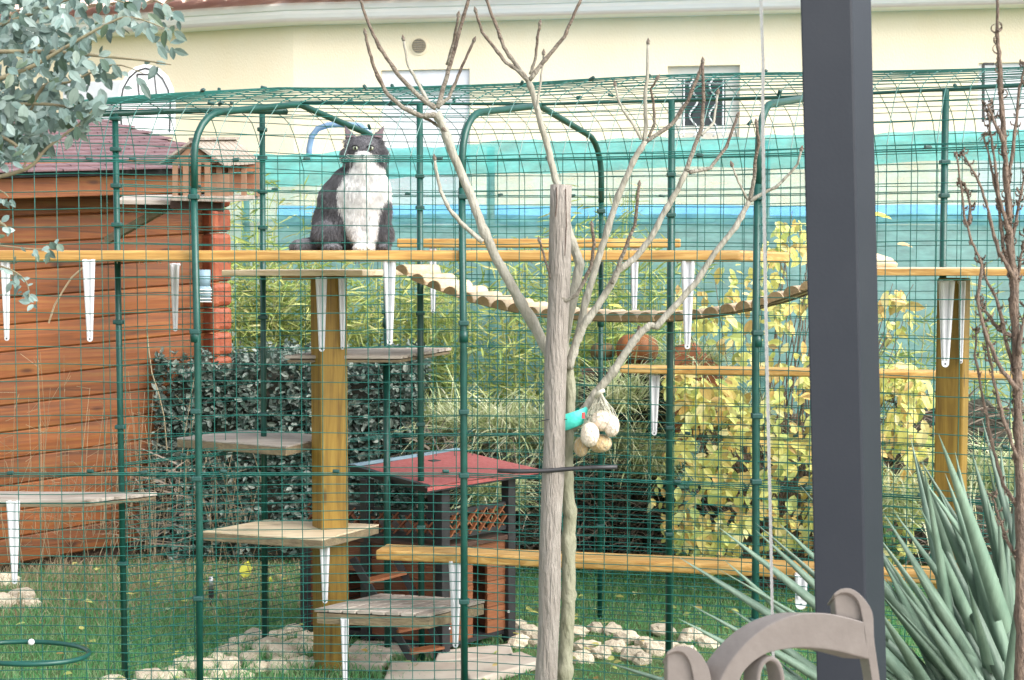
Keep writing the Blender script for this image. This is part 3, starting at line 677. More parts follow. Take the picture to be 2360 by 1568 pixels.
# plastic clips on mesh seams
clip0 = None
spots = [(f, z, F) for f in np.arange(.4, 6, .42) for z in (.815, ZS - .018)] + [(f, z, B) for f in np.arange(1.2, 6, .42) for z in (.82, ZS - .088)]
c = MB(); c.box((0, 0, 0), (.024, .012, .011)); clip0 = build(c, 'clip', 'clip', enc, bevel=.003); first = True
for (f, z, P_) in spots:
    f += U(-.08, .08); p = lerpP(P_, f); o = clip0 if first else inst(clip0, enc); first = False
    o.location = V(p.x, p.y - .008, z + U(-.004, .004)) - ORI[enc.name]; o.rotation_euler = (0, U(-.15, .15), U(-.2, .2))
for k_ in range(34):
    p = prof_pt(U(1.5, 5.6), random.choice([.1, .3, .5, .5, .7, .9])); o = inst(clip0, enc); o.location = p + V(0, 0, .005) - ORI[enc.name]; o.rotation_euler = (U(0, 1), U(0, 1), U(0, 3)); 

# ------------------------------------------------------------------ shelves
def bracket(parent, u, v0, v1, D, w0=30, w1=13, twin=True, back=.16, label=None):
    """white pressed steel bracket: tapered vertical leg with raised flanges and a hole, horizontal arm under the board"""
    a_, b2 = at(u, v0, D), at(u, v1, D); k_ = D / FPX; W0_, W1_ = w0 * k_ / 2, w1 * k_ / 2; s = MB()
    tp = a_.z; bt_ = b2.z; X = a_.x; n = 10
    o1 = [(-W0_, tp), (-W1_, bt_ + W1_)] + [(-W1_ * math.cos(t), bt_ + W1_ - W1_ * math.sin(t)) for t in np.linspace(0, math.pi, n)][1:-1] + [(W1_, bt_ + W1_), (W0_, tp)]
    s.prism([V(x, D, z) for x, z in o1], (0, .003, 0))
    for sg in (-1, 1):
        q0, q1 = V(sg * W0_ * .62, D - .004, tp - .004), V(sg * W1_ * .5, D - .004, bt_ + W1_ * 2)
        s.tube([V(X * 0 + q0.x, q0.y + .001, q0.z), q1 + V(0, .003, 0)], [W0_ * .34, W1_ * .3], 8)
        s.tube([V(q0.x, D, tp - .005), V(q0.x * .8, D + .03, tp - .004), V(q0.x * .4, D + back, tp - .004)], [W0_ * .34, .007, .005], 6)
    s.v = [(x + X, y, z) for x, y, z in s.v]
    o = build(s, 'bracket', 'white', parent, smooth=False, bevel=0)
    h = MB(); h.tube([V(X, D - .0015, bt_ + W1_ * .95), V(X, D + .004, bt_ + W1_ * .95)], .0028, 10); build(h, 'screw', 'black', o)
    return o
def board(label, cat, corners, th, mtop='oak', name='shelf', bev=.006, group=None):
    """corners: (u, v, D) of the top surface, ccw from above starting front-left"""
    pts = [at(*c) for c in corners]; zz = sum(p.z for p in pts) / len(pts)
    cen = sum(pts, V(0, 0, 0)) / len(pts)
    t = thing(name, label, cat, cen, group); return t, pts
# main shelf
t, pts = board('long honey-coloured board shelf the cat sits on, running across the upper enclosure', 'shelf', [(-60, 577, 5.06), (1700, 576, 5.06), (1700, 576, 5.3), (-60, 577, 5.3)], .04)
zt = EYE + .037
xl = at(-60, 577, 5.06).x
xr = at(1700, 577, 5.03).x
m_ = MB(); m_.slab([V(xl, 5.05, zt), V(xr, 4.98, zt), V(at(1832, 600, 5.03).x, 5.10, zt - .006), V(xr + .05, 5.27, zt - .002), V(xl, 5.30, zt)], .038); build(m_, 'board', 'oak', t, bevel=.008)
for (u, v0, v1, D, w0, w1, bk) in ((12, 602, 786, 5.07, 22, 11, .1), (204, 599, 788, 5.03, 30, 13, .14), (402, 608, 764, 5.35, 22, 10, .05), (897, 597, 795, 5.03, 31, 13, .14), (1585, 597, 805, 5.0, 33, 13, .14)):
    bracket(t, u, v0, v1, D, w0, w1, back=bk)
dr = MB(); first = None
for x in [U(200, 900) for _ in range(15)] + [U(950, 1650) for _ in range(6)]:
    d = MB(); p = at(x, 607, 5.15); d.ball((p.x, p.y, zt - .043), (.0022, .0022, .004), 6, 5)
    if first is None: first = build(d, 'water_drop', 'silver', t, smooth=True)
    else: o = inst(first, t); o.location = V(p.x, p.y, zt - .047) - ORI[t.name]
# platform on ochre post
t = thing('platform', 'pale plank platform crowning the ochre post just below the cat shelf', 'platform', at(690, 625, 5.45))
for (c4) in ([(510, 622, 5.38), (835, 634, 5.33), (905, 622, 5.48), (560, 611, 5.55)], [(560, 610.5, 5.56), (905, 621.5, 5.49), (960, 614, 5.72), (620, 607, 5.74)]):
    m_ = MB(); zz = EYE - .033; m_.slab([V(at(*c).x, at(*c).y, zz) for c in c4], .022); build(m_, 'plank', 'cream', t, bevel=.003)
m_ = MB(); m_.beam(at(650, 640, 5.42), at(880, 634, 5.5), .04, .02); build(m_, 'batten', 'oak', t, bevel=.003)
bracket(t, 740, 640, 811, 5.36, 27, 13, back=.08); bracket(t, 788, 640, 806, 5.40, 18, 9, back=.08)
# rear shelf
t = thing('shelf', 'short honey-coloured rear shelf to the right behind the cat, against the back mesh', 'shelf', at(1240, 560, 6.1))
m_ = MB(); zz = at(1200, 551, 6.05).z; m_.slab([V(at(912, 1, 5.98).x, 5.98, zz), V(at(1572, 1, 6.0).x, 6.0, zz), V(at(1575, 1, 6.0).x, 6.16, zz), V(at(912, 1, 5.98).x, 6.14, zz)], .036); build(m_, 'board', 'oak', t, bevel=.006)
bracket(t, 997, 572, 722, 6.0, 18, 9, back=.05); bracket(t, 1462, 572, 722, 6.02, 20, 11, back=.05)
# posts
def sqpost(label, u, ub, D, size, rz):
    p = at(u, 1100, D); t = thing('wooden_post', label, 'post', V(p.x, p.y, 0))
    m_ = MB(); tp = EYE - .058; hs_ = size / 2
    m_.box((p.x, p.y, tp / 2), (size, size, tp), rz); build(m_, 'timber', 'ochre', t, bevel=.006); return t
sqpost('thick square ochre-stained post left of the centre carrying the small platforms', 760, 760, 5.45, .108, R(28))
sqpost('thick square ochre-stained post at right carrying the pale platform', 2190, 2190, 5.0, .095, R(-28))
# right platform
t = thing('platform', 'wide pale platform on the right-hand ochre post', 'platform', at(2200, 625, 4.9))
m_ = MB(); zz = EYE - .022; m_.slab([V(at(1960, 1, 4.72).x, 4.72, zz), V(at(2400, 1, 4.62).x, 4.62, zz), V(at(2450, 1, 5.2).x, 5.15, zz - .0), V(at(1960, 1, 5.3).x, 5.35, zz)], .018); build(m_, 'board', 'cream', t, bevel=.003)
m_ = MB(); m_.beam(V(at(1960, 1, 4.72).x, 4.722, zz - .014), V(at(2400, 1, 4.62).x, 4.622, zz - .014), .012, .022); build(m_, 'edge_strip', 'oak', t, bevel=.002)
bracket(t, 2181, 648, 847, 4.86, 38, 17, back=.05); bracket(t, 2217, 648, 838, 4.93, 16, 8, back=.05)
s = MB(); s.tube([at(1985, 601, 4.95), at(2015, 603, 4.95), at(2050, 609, 4.95), at(2066, 613, 4.95)], [.03, .03, .022, .008], 10); tag(build(s, 'driftwood_piece', 'cream', smooth=True), 'rounded piece of pale wood lying on the right platform beside the dark metal post', 'wood')
# mid plank at right
def plank3(label, a_, b2, wdt, th, nm='shelf', mt='oak'):
    t = thing(nm, label, 'shelf', (a_ + b2) / 2); m_ = MB(); d = (b2 - a_); n = V(-d.y, d.x, 0).normalized() * wdt
    m_.slab([a_, b2, b2 + n, a_ + n], th); build(m_, 'board', mt, t, bevel=.006); return t
t = plank3('honey-coloured plank halfway up at right in front of the yellow bush', at(1428, 845, 5.98), at(2390, 862, 5.62), .13, .028)
bracket(t, 1508, 866, 1004, 5.99, 26, 12, back=.08)
t = plank3('honey-coloured plank low down sloping past the brown cat hut', at(865, 1268, 5.12), at(2160, 1322, 4.66), .12, .036)
bracket(t, 1049, 1290, 1493, 5.06, 32, 13, back=.08); bracket(t, 1846, 1325, 1405, 4.74, 30, 26, back=.05)
# weathered platforms
def platform(label, quad, th, slats=0, m1='grey_wood', m2='grey_edge', br=None, along=0):
    pts = [at(*c) for c in quad]; cen = sum(pts, V(0, 0, 0)) / 4; zz = cen.z; pts = [V(p.x, p.y, zz) for p in pts]
    t = thing('platform', label, 'platform', cen)
    if slats:
        a_, b2, c_, d_ = pts
        for k_ in range(slats):
            f0, f1 = (k_ + .02) / slats, (k_ + .86) / slats
            if along: q = [a_.lerp(d_, f0), b2.lerp(c_, f0), b2.lerp(c_, f1), a_.lerp(d_, f1)]
            else: q = [a_.lerp(b2, f0), a_.lerp(b2, f1), d_.lerp(c_, f1), d_.lerp(c_, f0)]
            m_ = MB(); m_.slab([p + V(0, 0, U(-.001, .001)) for p in q], .012); build(m_, 'slat', m1, t, bevel=.0015)
        cc = cen.copy()
        q = [p + (V(cc.x, cc.y, zz) - p) * .03 - V(0, 0, .0125) for p in pts]
        m_ = MB(); m_.slab([p + (V(cc.x, cc.y, zz) - p) * .03 for p in q], .003); build(m_, 'gap_shade', 'black', t)  # black sheet added to paint the shaded gaps between the slats
        q = [p - V(0, 0, .0035) for p in q]
        m_ = MB(); m_.slab(q, th - .013); build(m_, 'frame', m2, t, bevel=.002)
    else:
        m_ = MB(); m_.slab(pts, .006); build(m_, 'top_board', m1, t, bevel=.001)
        m_ = MB(); m_.slab([p - V(0, 0, .0065) for p in pts], th - .006); build(m_, 'frame', m2, t, bevel=.003)
    if br: bracket(t, *br)
    return t
platform('slatted grey platform on a green pole behind the ochre post at mid height', [(655, 821, 5.42), (925, 821, 5.42), (1042, 800, 5.95), (790, 801, 5.9)], .024, 7, along=1)
platform('smooth pale grey platform left of the ochre post above the hedge foot', [(407, 1010, 5.62), (659, 1026, 5.36), (770, 1003, 5.7), (556, 993, 5.9)], .036)
platform('pale wood platform low on the left of the ochre post above the stones', [(467, 1224, 5.36), (742, 1243, 5.2), (873, 1208, 5.5), (612, 1198, 5.6)], .036, m1='cream', br=(748, 1256, 1391, 5.26, 24, 12, True, .05))
platform('slatted grey platform nearest the ground beside the ochre post', [(723, 1397, 5.14), (990, 1417, 5.06), (1121, 1385, 5.28), (878, 1368, 5.38)], .052, 8, br=(794, 1424, 1600, 5.12, 20, 9, True, .05))
platform('slatted grey platform low down at the far left near the shed', [(-150, 1150, 5.05), (200, 1152, 5.05), (367, 1137, 5.22), (-100, 1130, 5.25)], .024, 5, along=1, br=(30, 1156, 1346, 5.04, 32, 12, True, .1))
s = MB(); q = at(890, 822, 5.65); s.tube([V(q.x, q.y, 0), q], .014, 10); tag(build(s, 'support_pole', 'tube', smooth=True), 'green pole holding up the slatted grey platform behind the ochre post', 'pole')

# ------------------------------------------------------------------ hanging bridge of half logs
br = thing('hanging_bridge', 'sagging bridge of half-round pale logs slung between the shelves', 'hanging bridge', at(1380, 735, 5.5))
path = [(915, 622), (960, 650), (1010, 670), (1080, 695), (1150, 712), (1210, 724), (1260, 731), (1340, 737), (1410, 740), (1480, 741), (1560, 738), (1620, 730), (1700, 716), (1780, 696), (1870, 664)]
px = [p[0] for p in path]; py = [p[1] for p in path]
N = 26
for k_ in range(N):
    u = 925 + (1862 - 925) * k_ / (N - 1); v = np.interp(u, px, py); v2 = np.interp(u + 20, px, py)
    D = 5.42 - .25 * k_ / N; c = at(u, v, D); th = -math.atan2(v2 - v, 20) * .9
    axis = V(.42, .90, 0).normalized(); L_ = .26; r_ = .028 * U(.93, 1.06)
    side = V(.90, -.42, 0) * math.cos(th) + V(0, 0, math.sin(th)); upv = axis.cross(side) * -1
    m_ = MB(); n = 9; ring = []
    for q in range(n): a_ = math.pi * q / (n - 1); ring.append(side * math.cos(a_) * r_ * 1.08 + upv * math.sin(a_) * r_ * 1.15)
    for e in (0, 1):
        for q in ring: m_.v.append(tuple(c + q + axis * (L_ * e + U(-.006, .006))))
    for q in range(n - 1): m_.f.append((q, q + n, q + n + 1, q + 1))
    m_.f.append((0, n - 1, 2 * n - 1, n))
    o = build(m_, 'log', 'log', br, smooth=False)
    m2 = MB(); m2.add([c + q * .985 - axis * .007 for q in ring] + [c + q * .985 + axis * .004 for q in ring], [tuple(range(n)), tuple(range(2 * n - 1, n - 1, -1))] + [(i, i + n, i + n + 1, i + 1) for i in range(n - 1)])
    build(m2, 'cut_end', 'logcut', o)
for off in (.03, .23):
    pts = [at(x, y + 2, 5.42 - .25 * (x - 925) / 940) + V(.42, .9, 0).normalized() * off for x, y in path]
    s = MB(); s.tube(pts, .004, 6); build(s, 'cable', 'grey_edge', br, smooth=True)

# ------------------------------------------------------------------ cat hut
C0 = V(-.27, 5.58, 0); dR = V(.256, .26, 0); dL = V(-.50, .29, 0)
hut = thing('cat_hut', 'two-storey brown wooden cat hut with red flat roof and black posts', 'cat house', C0)
def HP(a_, b2, z): return C0 + dR * a_ + dL * b2 + V(0, 0, z)
zf = .445
def wallplanks(p0, p1, z0, z1, n, m, thick=.012, holes=None):
    d = (p1 - p0); nn = V(d.y, -d.x, 0).normalized()
    for k_ in range(n):
        za_, zb_ = z0 + (z1 - z0) * k_ / n, z0 + (z1 - z0) * (k_ + .96) / n
        segs = [(0, 1)]
        if holes and za_ < holes[3] and zb_ > holes[2]: segs = [(0, holes[0]), (holes[1], 1)]
        for (f0, f1) in segs:
            q0, q1 = p0 + d * f0, p0 + d * f1; m_ = MB()
            m_.hexa([V(q0.x, q0.y, za_) - nn * thick, V(q0.x, q0.y, za_), V(q1.x, q1.y, za_), V(q1.x, q1.y, za_) - nn * thick, V(q0.x, q0.y, zb_) - nn * thick, V(q0.x, q0.y, zb_) + nn * .002, V(q1.x, q1.y, zb_) + nn * .002, V(q1.x, q1.y, zb_) - nn * thick])
            build(m_, 'board', m, hut)
wallplanks(HP(0.04, 0, 0), HP(.96, 0, 0), .055, zf - .02, 7, 'hut_orange', holes=(.44, .68, .09, .32))
wallplanks(HP(0, 1.15, 0), HP(0, 0.04, 0), .055, zf - .02, 6, 'hut_brown', holes=(.32, .5, .1, .27))
wallplanks(HP(1, 0, 0), HP(1, 1.15, 0), .055, zf - .02, 4, 'hut_brown'); wallplanks(HP(1, 1.15, 0), HP(0, 1.15, 0), .055, zf - .02, 4, 'hut_brown')
m_ = MB(); m_.slab([HP(-.06, -.03, zf), HP(1.06, -.03, zf), HP(1.06, 1.2, zf), HP(-.06, 1.2, zf)], .02); build(m_, 'deck', 'dark_wood', hut, bevel=.003)
m_ = MB(); m_.slab([HP(.02, .01, .055), HP(.98, .01, .055), HP(.98, 1.14, .055), HP(.02, 1.14, .055)], .02); build(m_, 'floor', 'black', hut)
for (a_, b2, z1) in ((0, 0, .665), (1, 0, .70), (0, .62, .68), (1, .62, .72)):
    m_ = MB(); q = HP(a_, b2, 0); m_.box((q.x, q.y, z1 / 2), (.042, .042, z1), R(45)); build(m_, 'corner_post', 'black', hut, bevel=.003)
m_ = MB(); q = HP(0, 1.15, 0); m_.box((q.x, q.y, zf / 2), (.04, .04, zf), R(40)); build(m_, 'corner_post', 'black', hut)
# roof
RC = [at(806, 1076, 5.90), at(985, 1124, 5.46), at(1242, 1083, 5.86), at(1056, 1038, 6.28)]
cen = sum(RC, V(0, 0, 0)) / 4
m_ = MB(); m_.slab(RC, .022); rr = build(m_, 'roof', 'black', hut, bevel=.002)
IN = [RC[0].lerp(cen, .13) + (RC[1] - RC[0]) * .02 + V(0, 0, .003), RC[1] + V(.0, 0, .003), RC[2] + V(0, 0, .003), RC[3].lerp(cen, .05) + V(0, 0, .003)]
m_ = MB(); m_.slab([p + V(0, 0, .001) for p in IN], .002); build(m_, 'felt', 'hut_red', rr)
m_ = MB(); m_.slab([RC[1] + V(0, -.003, 0), RC[2] + V(.003, -.003, 0), RC[2] + V(.003, 0, 0), RC[1] + V(0, 0, 0)], .014); build(m_, 'felt_hem', 'hut_red', rr)
for (a_, b2) in ((RC[0], RC[1]), (RC[0], RC[3])):
    m_ = MB(); m_.beam(a_ + V(0, 0, .004), b2 + V(0, 0, .004), .022, .012); build(m_, 'roof_trim', 'bluegrey' if b2 is RC[3] else 'black', rr)
# lattice panels
def lattice(p0, p1, z0, z1, m, n):
    d = p1 - p0; nn = V(d.y, -d.x, 0).normalized() * .005; L_ = d.length; H = z1 - z0
    for sgn in (1, -1):
        for k_ in range(-2, n + 2):
            x0 = k_ * L_ / n; x1 = x0 + sgn * H
            xs, zs = [x0, x1], [z0, z1]
            pts = []
            for t in np.linspace(0, 1, 21):
                x = x0 + (x1 - x0) * t
                if 0 <= x <= L_: pts.append((x, z0 + H * t))
            if len(pts) > 2:
                q0 = p0 + d * (pts[0][0] / L_); q1 = p0 + d * (pts[-1][0] / L_); m_ = MB()
                m_.beam(V(q0.x, q0.y, pts[0][1]) + nn * sgn, V(q1.x, q1.y, pts[-1][1]) + nn * sgn, .006, .019, nn.normalized()); build(m_, 'lattice_slat', m, hut)
    for z in (z0, z1): m_ = MB(); m_.beam(V(p0.x, p0.y, z), V(p1.x, p1.y, z), .018, .018); build(m_, 'rail', 'black', hut)
lattice(HP(.08, 0, 0), HP(.94, 0, 0), zf + .03, zf + .125, 'hut_orange', 6)
lattice(HP(0, .6, 0), HP(0, .06, 0), zf + .03, zf + .115, 'hut_brown', 5)
lattice(HP(0, 1.15, 0), HP(0, .66, 0), zf + .03, zf + .115, 'hut_brown', 5)
# ladder
A0, A1 = at(812, 1286, 5.50), at(955, 1533, 5.44); B0, B1 = at(900, 1262, 5.62), at(1030, 1522, 5.56)
for (a_, b2, wv) in ((A0, A1, .012), (B0, B1, .010)):
    m_ = MB(); m_.beam(a_, b2, wv, .028); build(m_, 'ladder_rail', 'black', hut)
for f_ in (.22, .45, .68, .88):
    q0, q1 = A0.lerp(A1, f_), B0.lerp(B1, f_); m_ = MB(); m_.beam(q0, q1, .05, .01); build(m_, 'ladder_step', 'hut_orange', hut)
for p in (HP(.06, -.02, .12), HP(.96, -.02, .13), HP(0, .5, .40)):
    s = MB(); s.ball(p + V(0, -.01, 0), .006, 8, 6); build(s, 'bolt_cap', 'white', hut, smooth=True)

# ------------------------------------------------------------------ paving and stones
for k_, quad in enumerate([((800, 1495), (1000, 1500), (990, 1478), (820, 1475)), ((870, 1600), (1085, 1600), (1060, 1525), (900, 1522)), ((1000, 1524), (1185, 1510), (1175, 1482), (1010, 1498)), ((1085, 1568), (1250, 1520), (1200, 1500), (1060, 1528)), ((700, 1520), (880, 1530), (905, 1500), (760, 1492))]):
    q = [ground_at(x, y, .03) for x, y in quad]; m_ = MB(); m_.slab(q, .035)
    lab = ['cream paving slab hidden under the back of the cat hut', 'broken cream paving slab in front of the hut ladder foot', 'pale paving slab under the front corner of the cat hut', 'white-edged paving slab running from the hut toward the bare tree', 'reddish worn paving slab left of the hut beside the ochre post'][k_]
    tag(build(m_, 'paving_slab', 'slab', bevel=.008), lab, 'paving slab')
def rock_mesh(seed):
    random.seed(seed); m_ = MB(); m_.ball((0, 0, 0), (.5, .42, .36), 11, 7, noise=.16); me = bpy.data.meshes.new('stone')
    me.from_pydata([(round(x * 6) / 6 * .5 + x * .5, round(y * 5) / 5 * .5 + y * .5, z) for x, y, z in m_.v], [], m_.f); me.update(); me.materials.append(M['stone']); return me
RM = [rock_mesh(s_) for s_ in range(8)]; random.seed(5)
ORDN = ['leftmost', 'second', 'third', 'fourth', 'fifth', 'sixth', 'seventh', 'eighth', 'ninth', 'tenth', 'eleventh', 'twelfth', 'thirteenth', 'fourteenth', 'fifteenth', 'sixteenth', 'seventeenth', 'eighteenth', 'nineteenth', 'twentieth'] + ['twenty-' + x for x in ('first', 'second', 'third', 'fourth', 'fifth', 'sixth', 'seventh', 'eighth', 'ninth')]
def stones(lst, place, group):
    lst = sorted(lst)
    for i_, (u, v, w_) in enumerate(lst):
        rk = ORDN[i_] if i_ == 0 else ('rightmost' if i_ == len(lst) - 1 else ORDN[i_] + ' from the left')
        label = ('large ' if w_ >= 60 else 'small ' if w_ <= 45 else '') + 'cream stone, ' + rk + ' ' + place
        p = ground_at(u, v); o = bpy.data.objects.new('stone', random.choice(RM)); COL.objects.link(o); k_ = w_ / FPX * p.y * 1.22
        o.location = (p.x, p.y, k_ * U(.06, .2)); o.scale = (k_ * U(.95, 1.15), k_ * U(.8, 1), k_ * U(.7, 1.0)); o.rotation_euler = (U(-.2, .2), U(-.2, .2), U(0, 6.28)); tag(o, label, 'stone', group)
L1 = [(262, 1572, 50), (300, 1590, 60), (348, 1566, 62), (395, 1560, 60), (420, 1585, 60), (432, 1530, 58), (400, 1540, 40), (470, 1540, 62), (462, 1575, 60), (500, 1520, 50), (505, 1555, 50), (535, 1505, 62), (530, 1540, 60), (560, 1480, 56), (575, 1520, 60), (590, 1470, 62), (618, 1495, 66), (600, 1535, 50), (640, 1470, 60), (655, 1510, 60), (672, 1455, 60), (690, 1490, 66), (700, 1450, 50), (640, 1535, 55), (690, 1525, 55), (710, 1470, 55), (560, 1555, 45), (350, 1590, 50)]
stones([(u, v + 12, w_) for u, v, w_ in L1], 'in the edging left of the ochre post', 'stones edging the lawn left of the ochre post')
L2 = [(1190, 1440, 40), (1215, 1455, 48), (1195, 1480, 45), (1235, 1475, 45), (1330, 1455, 48), (1352, 1490, 50), (1372, 1445, 46), (1385, 1505, 52), (1410, 1450, 46), (1420, 1490, 50), (1445, 1470, 48), (1455, 1510, 50), (1485, 1480, 48), (1515, 1500, 50), (1528, 1455, 50), (1550, 1490, 52), (1590, 1468, 56), (1580, 1500, 54), (1340, 1515, 46), (1480, 1520, 46), (1630, 1480, 50)]
stones([(u, v + 10, w_) for u, v, w_ in L2], 'in the edging around the bare tree foot', 'stones edging the lawn right of the bare tree')
L3 = [(10, 1352, 60), (48, 1385, 62), (5, 1400, 60), (70, 1400, 40)]
stones(L3, 'of the stones against the shed foot', 'stones at the shed foot')

# ------------------------------------------------------------------ small things
s = MB(); p = ground_at(487, 1392); s.tube([p, p + V(0, 0, .07)], .012, 10); ls = thing('stake_light', 'small metal garden stake light standing in the grass below the hedge', 'garden light', p)
build(s, 'stem', 'black', ls); s = MB(); s.tube([p + V(0, 0, .07), p + V(0, 0, .125)], .010, 10); build(s, 'lamp', 'silver', ls, smooth=True)
for (u, v, D, lab) in ((562, 1318, 7.0, 'bright yellow fallen leaf standing at the foot of the hedge'), (618, 1338, 6.95, 'small yellow fallen leaf in the grass right of the larger one')):
    p = at(u, v, D); s = MB(); s.leaf(p - V(0, 0, .03), (.25, 0, 1), (0, -1, .2), .085 if u < 600 else .05, .06 if u < 600 else .03); tag(build(s, 'fallen_leaf', 'yleaf'), lab, 'leaf')
# leaf litter
s = MB()
for _ in range(420):
    x, y = U(-2.2, 2.4), U(4.9, 7.4)
    if x < -.2 and random.random() < .6: continue
    s.leaf((x, y, U(.02, .06)), rnd_dir(-.2, .3), V(0, 0, 1) + rnd_dir() * .5, U(.02, .05), U(.012, .03))
stuff(tag(build(s, 'leaf_litter', 'yellow'), 'small yellow and brown fallen leaves scattered over the lawn', 'fallen leaves'))
# garden hoop
s = MB(); hp = [at(62 + 143 * math.cos(a_) , 1505 + 26 * math.sin(a_), 4.55 - .18 * math.sin(a_)) for a_ in np.linspace(0, 2 * math.pi, 49)]
hoop = thing('garden_hoop', 'dark green metal hoop ring above the grass at bottom left', 'hoop', at(60, 1505, 4.55)); s.tube(hp, .008, 8); build(s, 'ring', 'tube', hoop, smooth=True)
for a_ in (1.2, 3.4, 5.2):
    p = at(62 + 143 * math.cos(a_), 1505 + 26 * math.sin(a_), 4.55 - .18 * math.sin(a_)); s = MB(); s.tube([p, V(p.x * 1.0, p.y, 0)], .005, 6)
    if a_ > 3 and a_ < 4 or True: build(s, 'leg', 'tube', hoop) if p.x < at(-30, 1500, 4.5).x or False else None
p = at(72, 1480, 4.72); s = MB(); s.ball(p, .011, 10, 8); build(s, 'end_cap', 'white', hoop, smooth=True)
# gourd, rusty sheet, dark crate
s = MB(); c = at(1468, 805, 7.4)
for k_ in range(10):
    a_ = k_ / 10 * 6.283; s.ball(c + V(math.cos(a_) * .05, math.sin(a_) * .05, 0), (.06, .06, .075), 10, 8)
gd = thing('pumpkin', 'orange ribbed pumpkin behind the bare tree under the bridge', 'pumpkin', c - V(0, 0, .07)); build(s, 'flesh', 'orange', gd, smooth=True)
s = MB(); s.tube([c + V(0, 0, .06), c + V(.01, 0, .12)], [.014, .008], 6); build(s, 'stalk', 'drystalk', gd)
s = MB(); c2 = c + V(-.17, .1, -.01)
for k_ in range(8): a_ = k_ / 8 * 6.283; s.ball(c2 + V(math.cos(a_) * .03, math.sin(a_) * .03, -.01), (.036, .036, .046), 8, 6)
tag(build(s, 'gourd', mat('brown_gourd', (.14, .08, .025), (.09, .07, .025), .7, 12), smooth=True), 'smaller brownish gourd left of the orange pumpkin', 'gourd')
s = MB(); s.slab([at(1340, 852, 7.2), at(1560, 852, 7.2), at(1560, 846, 7.7), at(1360, 846, 7.7)], .03); tb_ = thing('garden_bench', 'dark low bench under the pumpkin, half hidden in weeds', 'bench', at(1450, 1000, 7.4)); build(s, 'seat', 'dark_wood', tb_)
for u in (1350, 1440, 1548):
    s = MB(); p = at(u, 856, 7.3); s.box((p.x, p.y + .1, p.z / 2 - .02), (.05, .3, p.z - .05)); build(s, 'leg', 'black', tb_)
s = MB(); s.box(at(1450, 935, 7.5), (.42, .02, .34)); build(s, 'back_panel', 'black', tb_)
s = MB(); q = [at(1545, 800, 7.0), at(1590, 790, 7.0), at(1660, 860, 7.0), at(1655, 1000, 7.0), at(1560, 1030, 7.0), at(1545, 930, 7.0)]; s.prism(q[::-1], (.03, .05, 0)); tag(build(s, 'rusty_sheet', 'rust', bevel=.006), 'bent rusty red sheet standing behind the yellow bush', 'metal sheet')

# ------------------------------------------------------------------ vegetation
# lawn
def blades(n, xr, yr, h, w_, dens=None):
    X = np.random.uniform(*xr, n); Y = np.random.uniform(*yr, n)
    if dens is not None: k_ = dens(X, Y) > np.random.rand(n); X = X[k_]; Y = Y[k_]; n = len(X)
    H = np.random.uniform(.4, 1, n) * h * (.75 + .5 * np.sin(X * 2.1 + 1) * np.cos(Y * 1.7)); A = np.random.uniform(0, 6.283, n); Lx = np.random.normal(0, .5, n) * H; Ly = np.random.normal(0, .4, n) * H
    wx = np.cos(A) * w_; wy = np.sin(A) * w_ * .5; o = np.zeros(n)
    v = np.stack([np.stack([X - wx, Y - wy, o], 1), np.stack([X + wx, Y + wy, o], 1), np.stack([X + wx * .7 + Lx * .35, Y + wy * .7 + Ly * .35, H * .6], 1), np.stack([X - wx * .7 + Lx * .35, Y - wy * .7 + Ly * .35, H * .6], 1), np.stack([X + Lx, Y + Ly, H * np.random.uniform(.8, 1, n)], 1)], 1).reshape(-1, 3)
    b_ = np.arange(n) * 5; me = bpy.data.meshes.new('grass'); f = [x for i in b_ for x in ((i, i + 1, i + 2, i + 3), (i + 3, i + 2, i + 4))]
    me.from_pydata(v.tolist(), [], f); me.update(); return me
def stones_mask(X, Y):
    return np.where((Y < 8.6), 1.0, 0.2)
me = blades(110000, (-3.0, 3.2), (4.6, 8.3), .07, .0022, stones_mask); me.materials.append(M['grass'])
o = bpy.data.objects.new('lawn_grass', me); COL.objects.link(o); tag(o, 'short green lawn grass over the whole garden floor', 'grass', kind='stuff')
me = blades(9000, (-2.9, -.6), (6.0, 7.6), .13, .0020, lambda X, Y: np.clip((Y - 5.9) / 1.2, 0, 1)); me.materials.append(M['straw'])
o = bpy.data.objects.new('dry_grass', me); COL.objects.link(o); tag(o, 'dry straw coloured grass at the foot of the hedge and shed', 'grass', kind='stuff')
# dead stems in front of the shed
s = MB()
for _ in range(110):
    x = U(-10, 620); v = U(1180, 1330); p = at(x, v, U(6.3, 6.8)); h = U(.1, .75) if x < 430 else U(.1, .4); q = p + V(U(-.1, .1), U(-.05, .05), h)
    s.tube([p, p.lerp(q, .5) + V(U(-.03, .03), 0, 0), q], [.002, .0016, .0009], 3, False)
    for _k in range(3): r_ = p.lerp(q, U(.4, 1)); s.tube([r_, r_ + V(U(-.08, .08), U(-.03, .03), U(-.02, .08))], .0009, 3, False)
stuff(tag(build(s, 'dead_weeds', 'straw'), 'thin dead weed stems standing in front of the shed', 'weeds'))
# one pale arching stem
s = MB(); s.tube([at(x, y, 6.4) for x, y in ((112, 745), (125, 705), (145, 670), (165, 640), (190, 618))], .0045, 5); tag(build(s, 'dead_stem', 'straw'), 'single pale arching stem across the shed below the cat shelf', 'stem')
s = MB(); s.tube([at(x, y, 6.4) for x, y in ((338, 755), (342, 800), (350, 860), (365, 905), (378, 960), (385, 1040))], .003, 5); tag(build(s, 'dead_stem', 'straw'), 'long drooping dry stem on the shed near its right corner', 'stem')
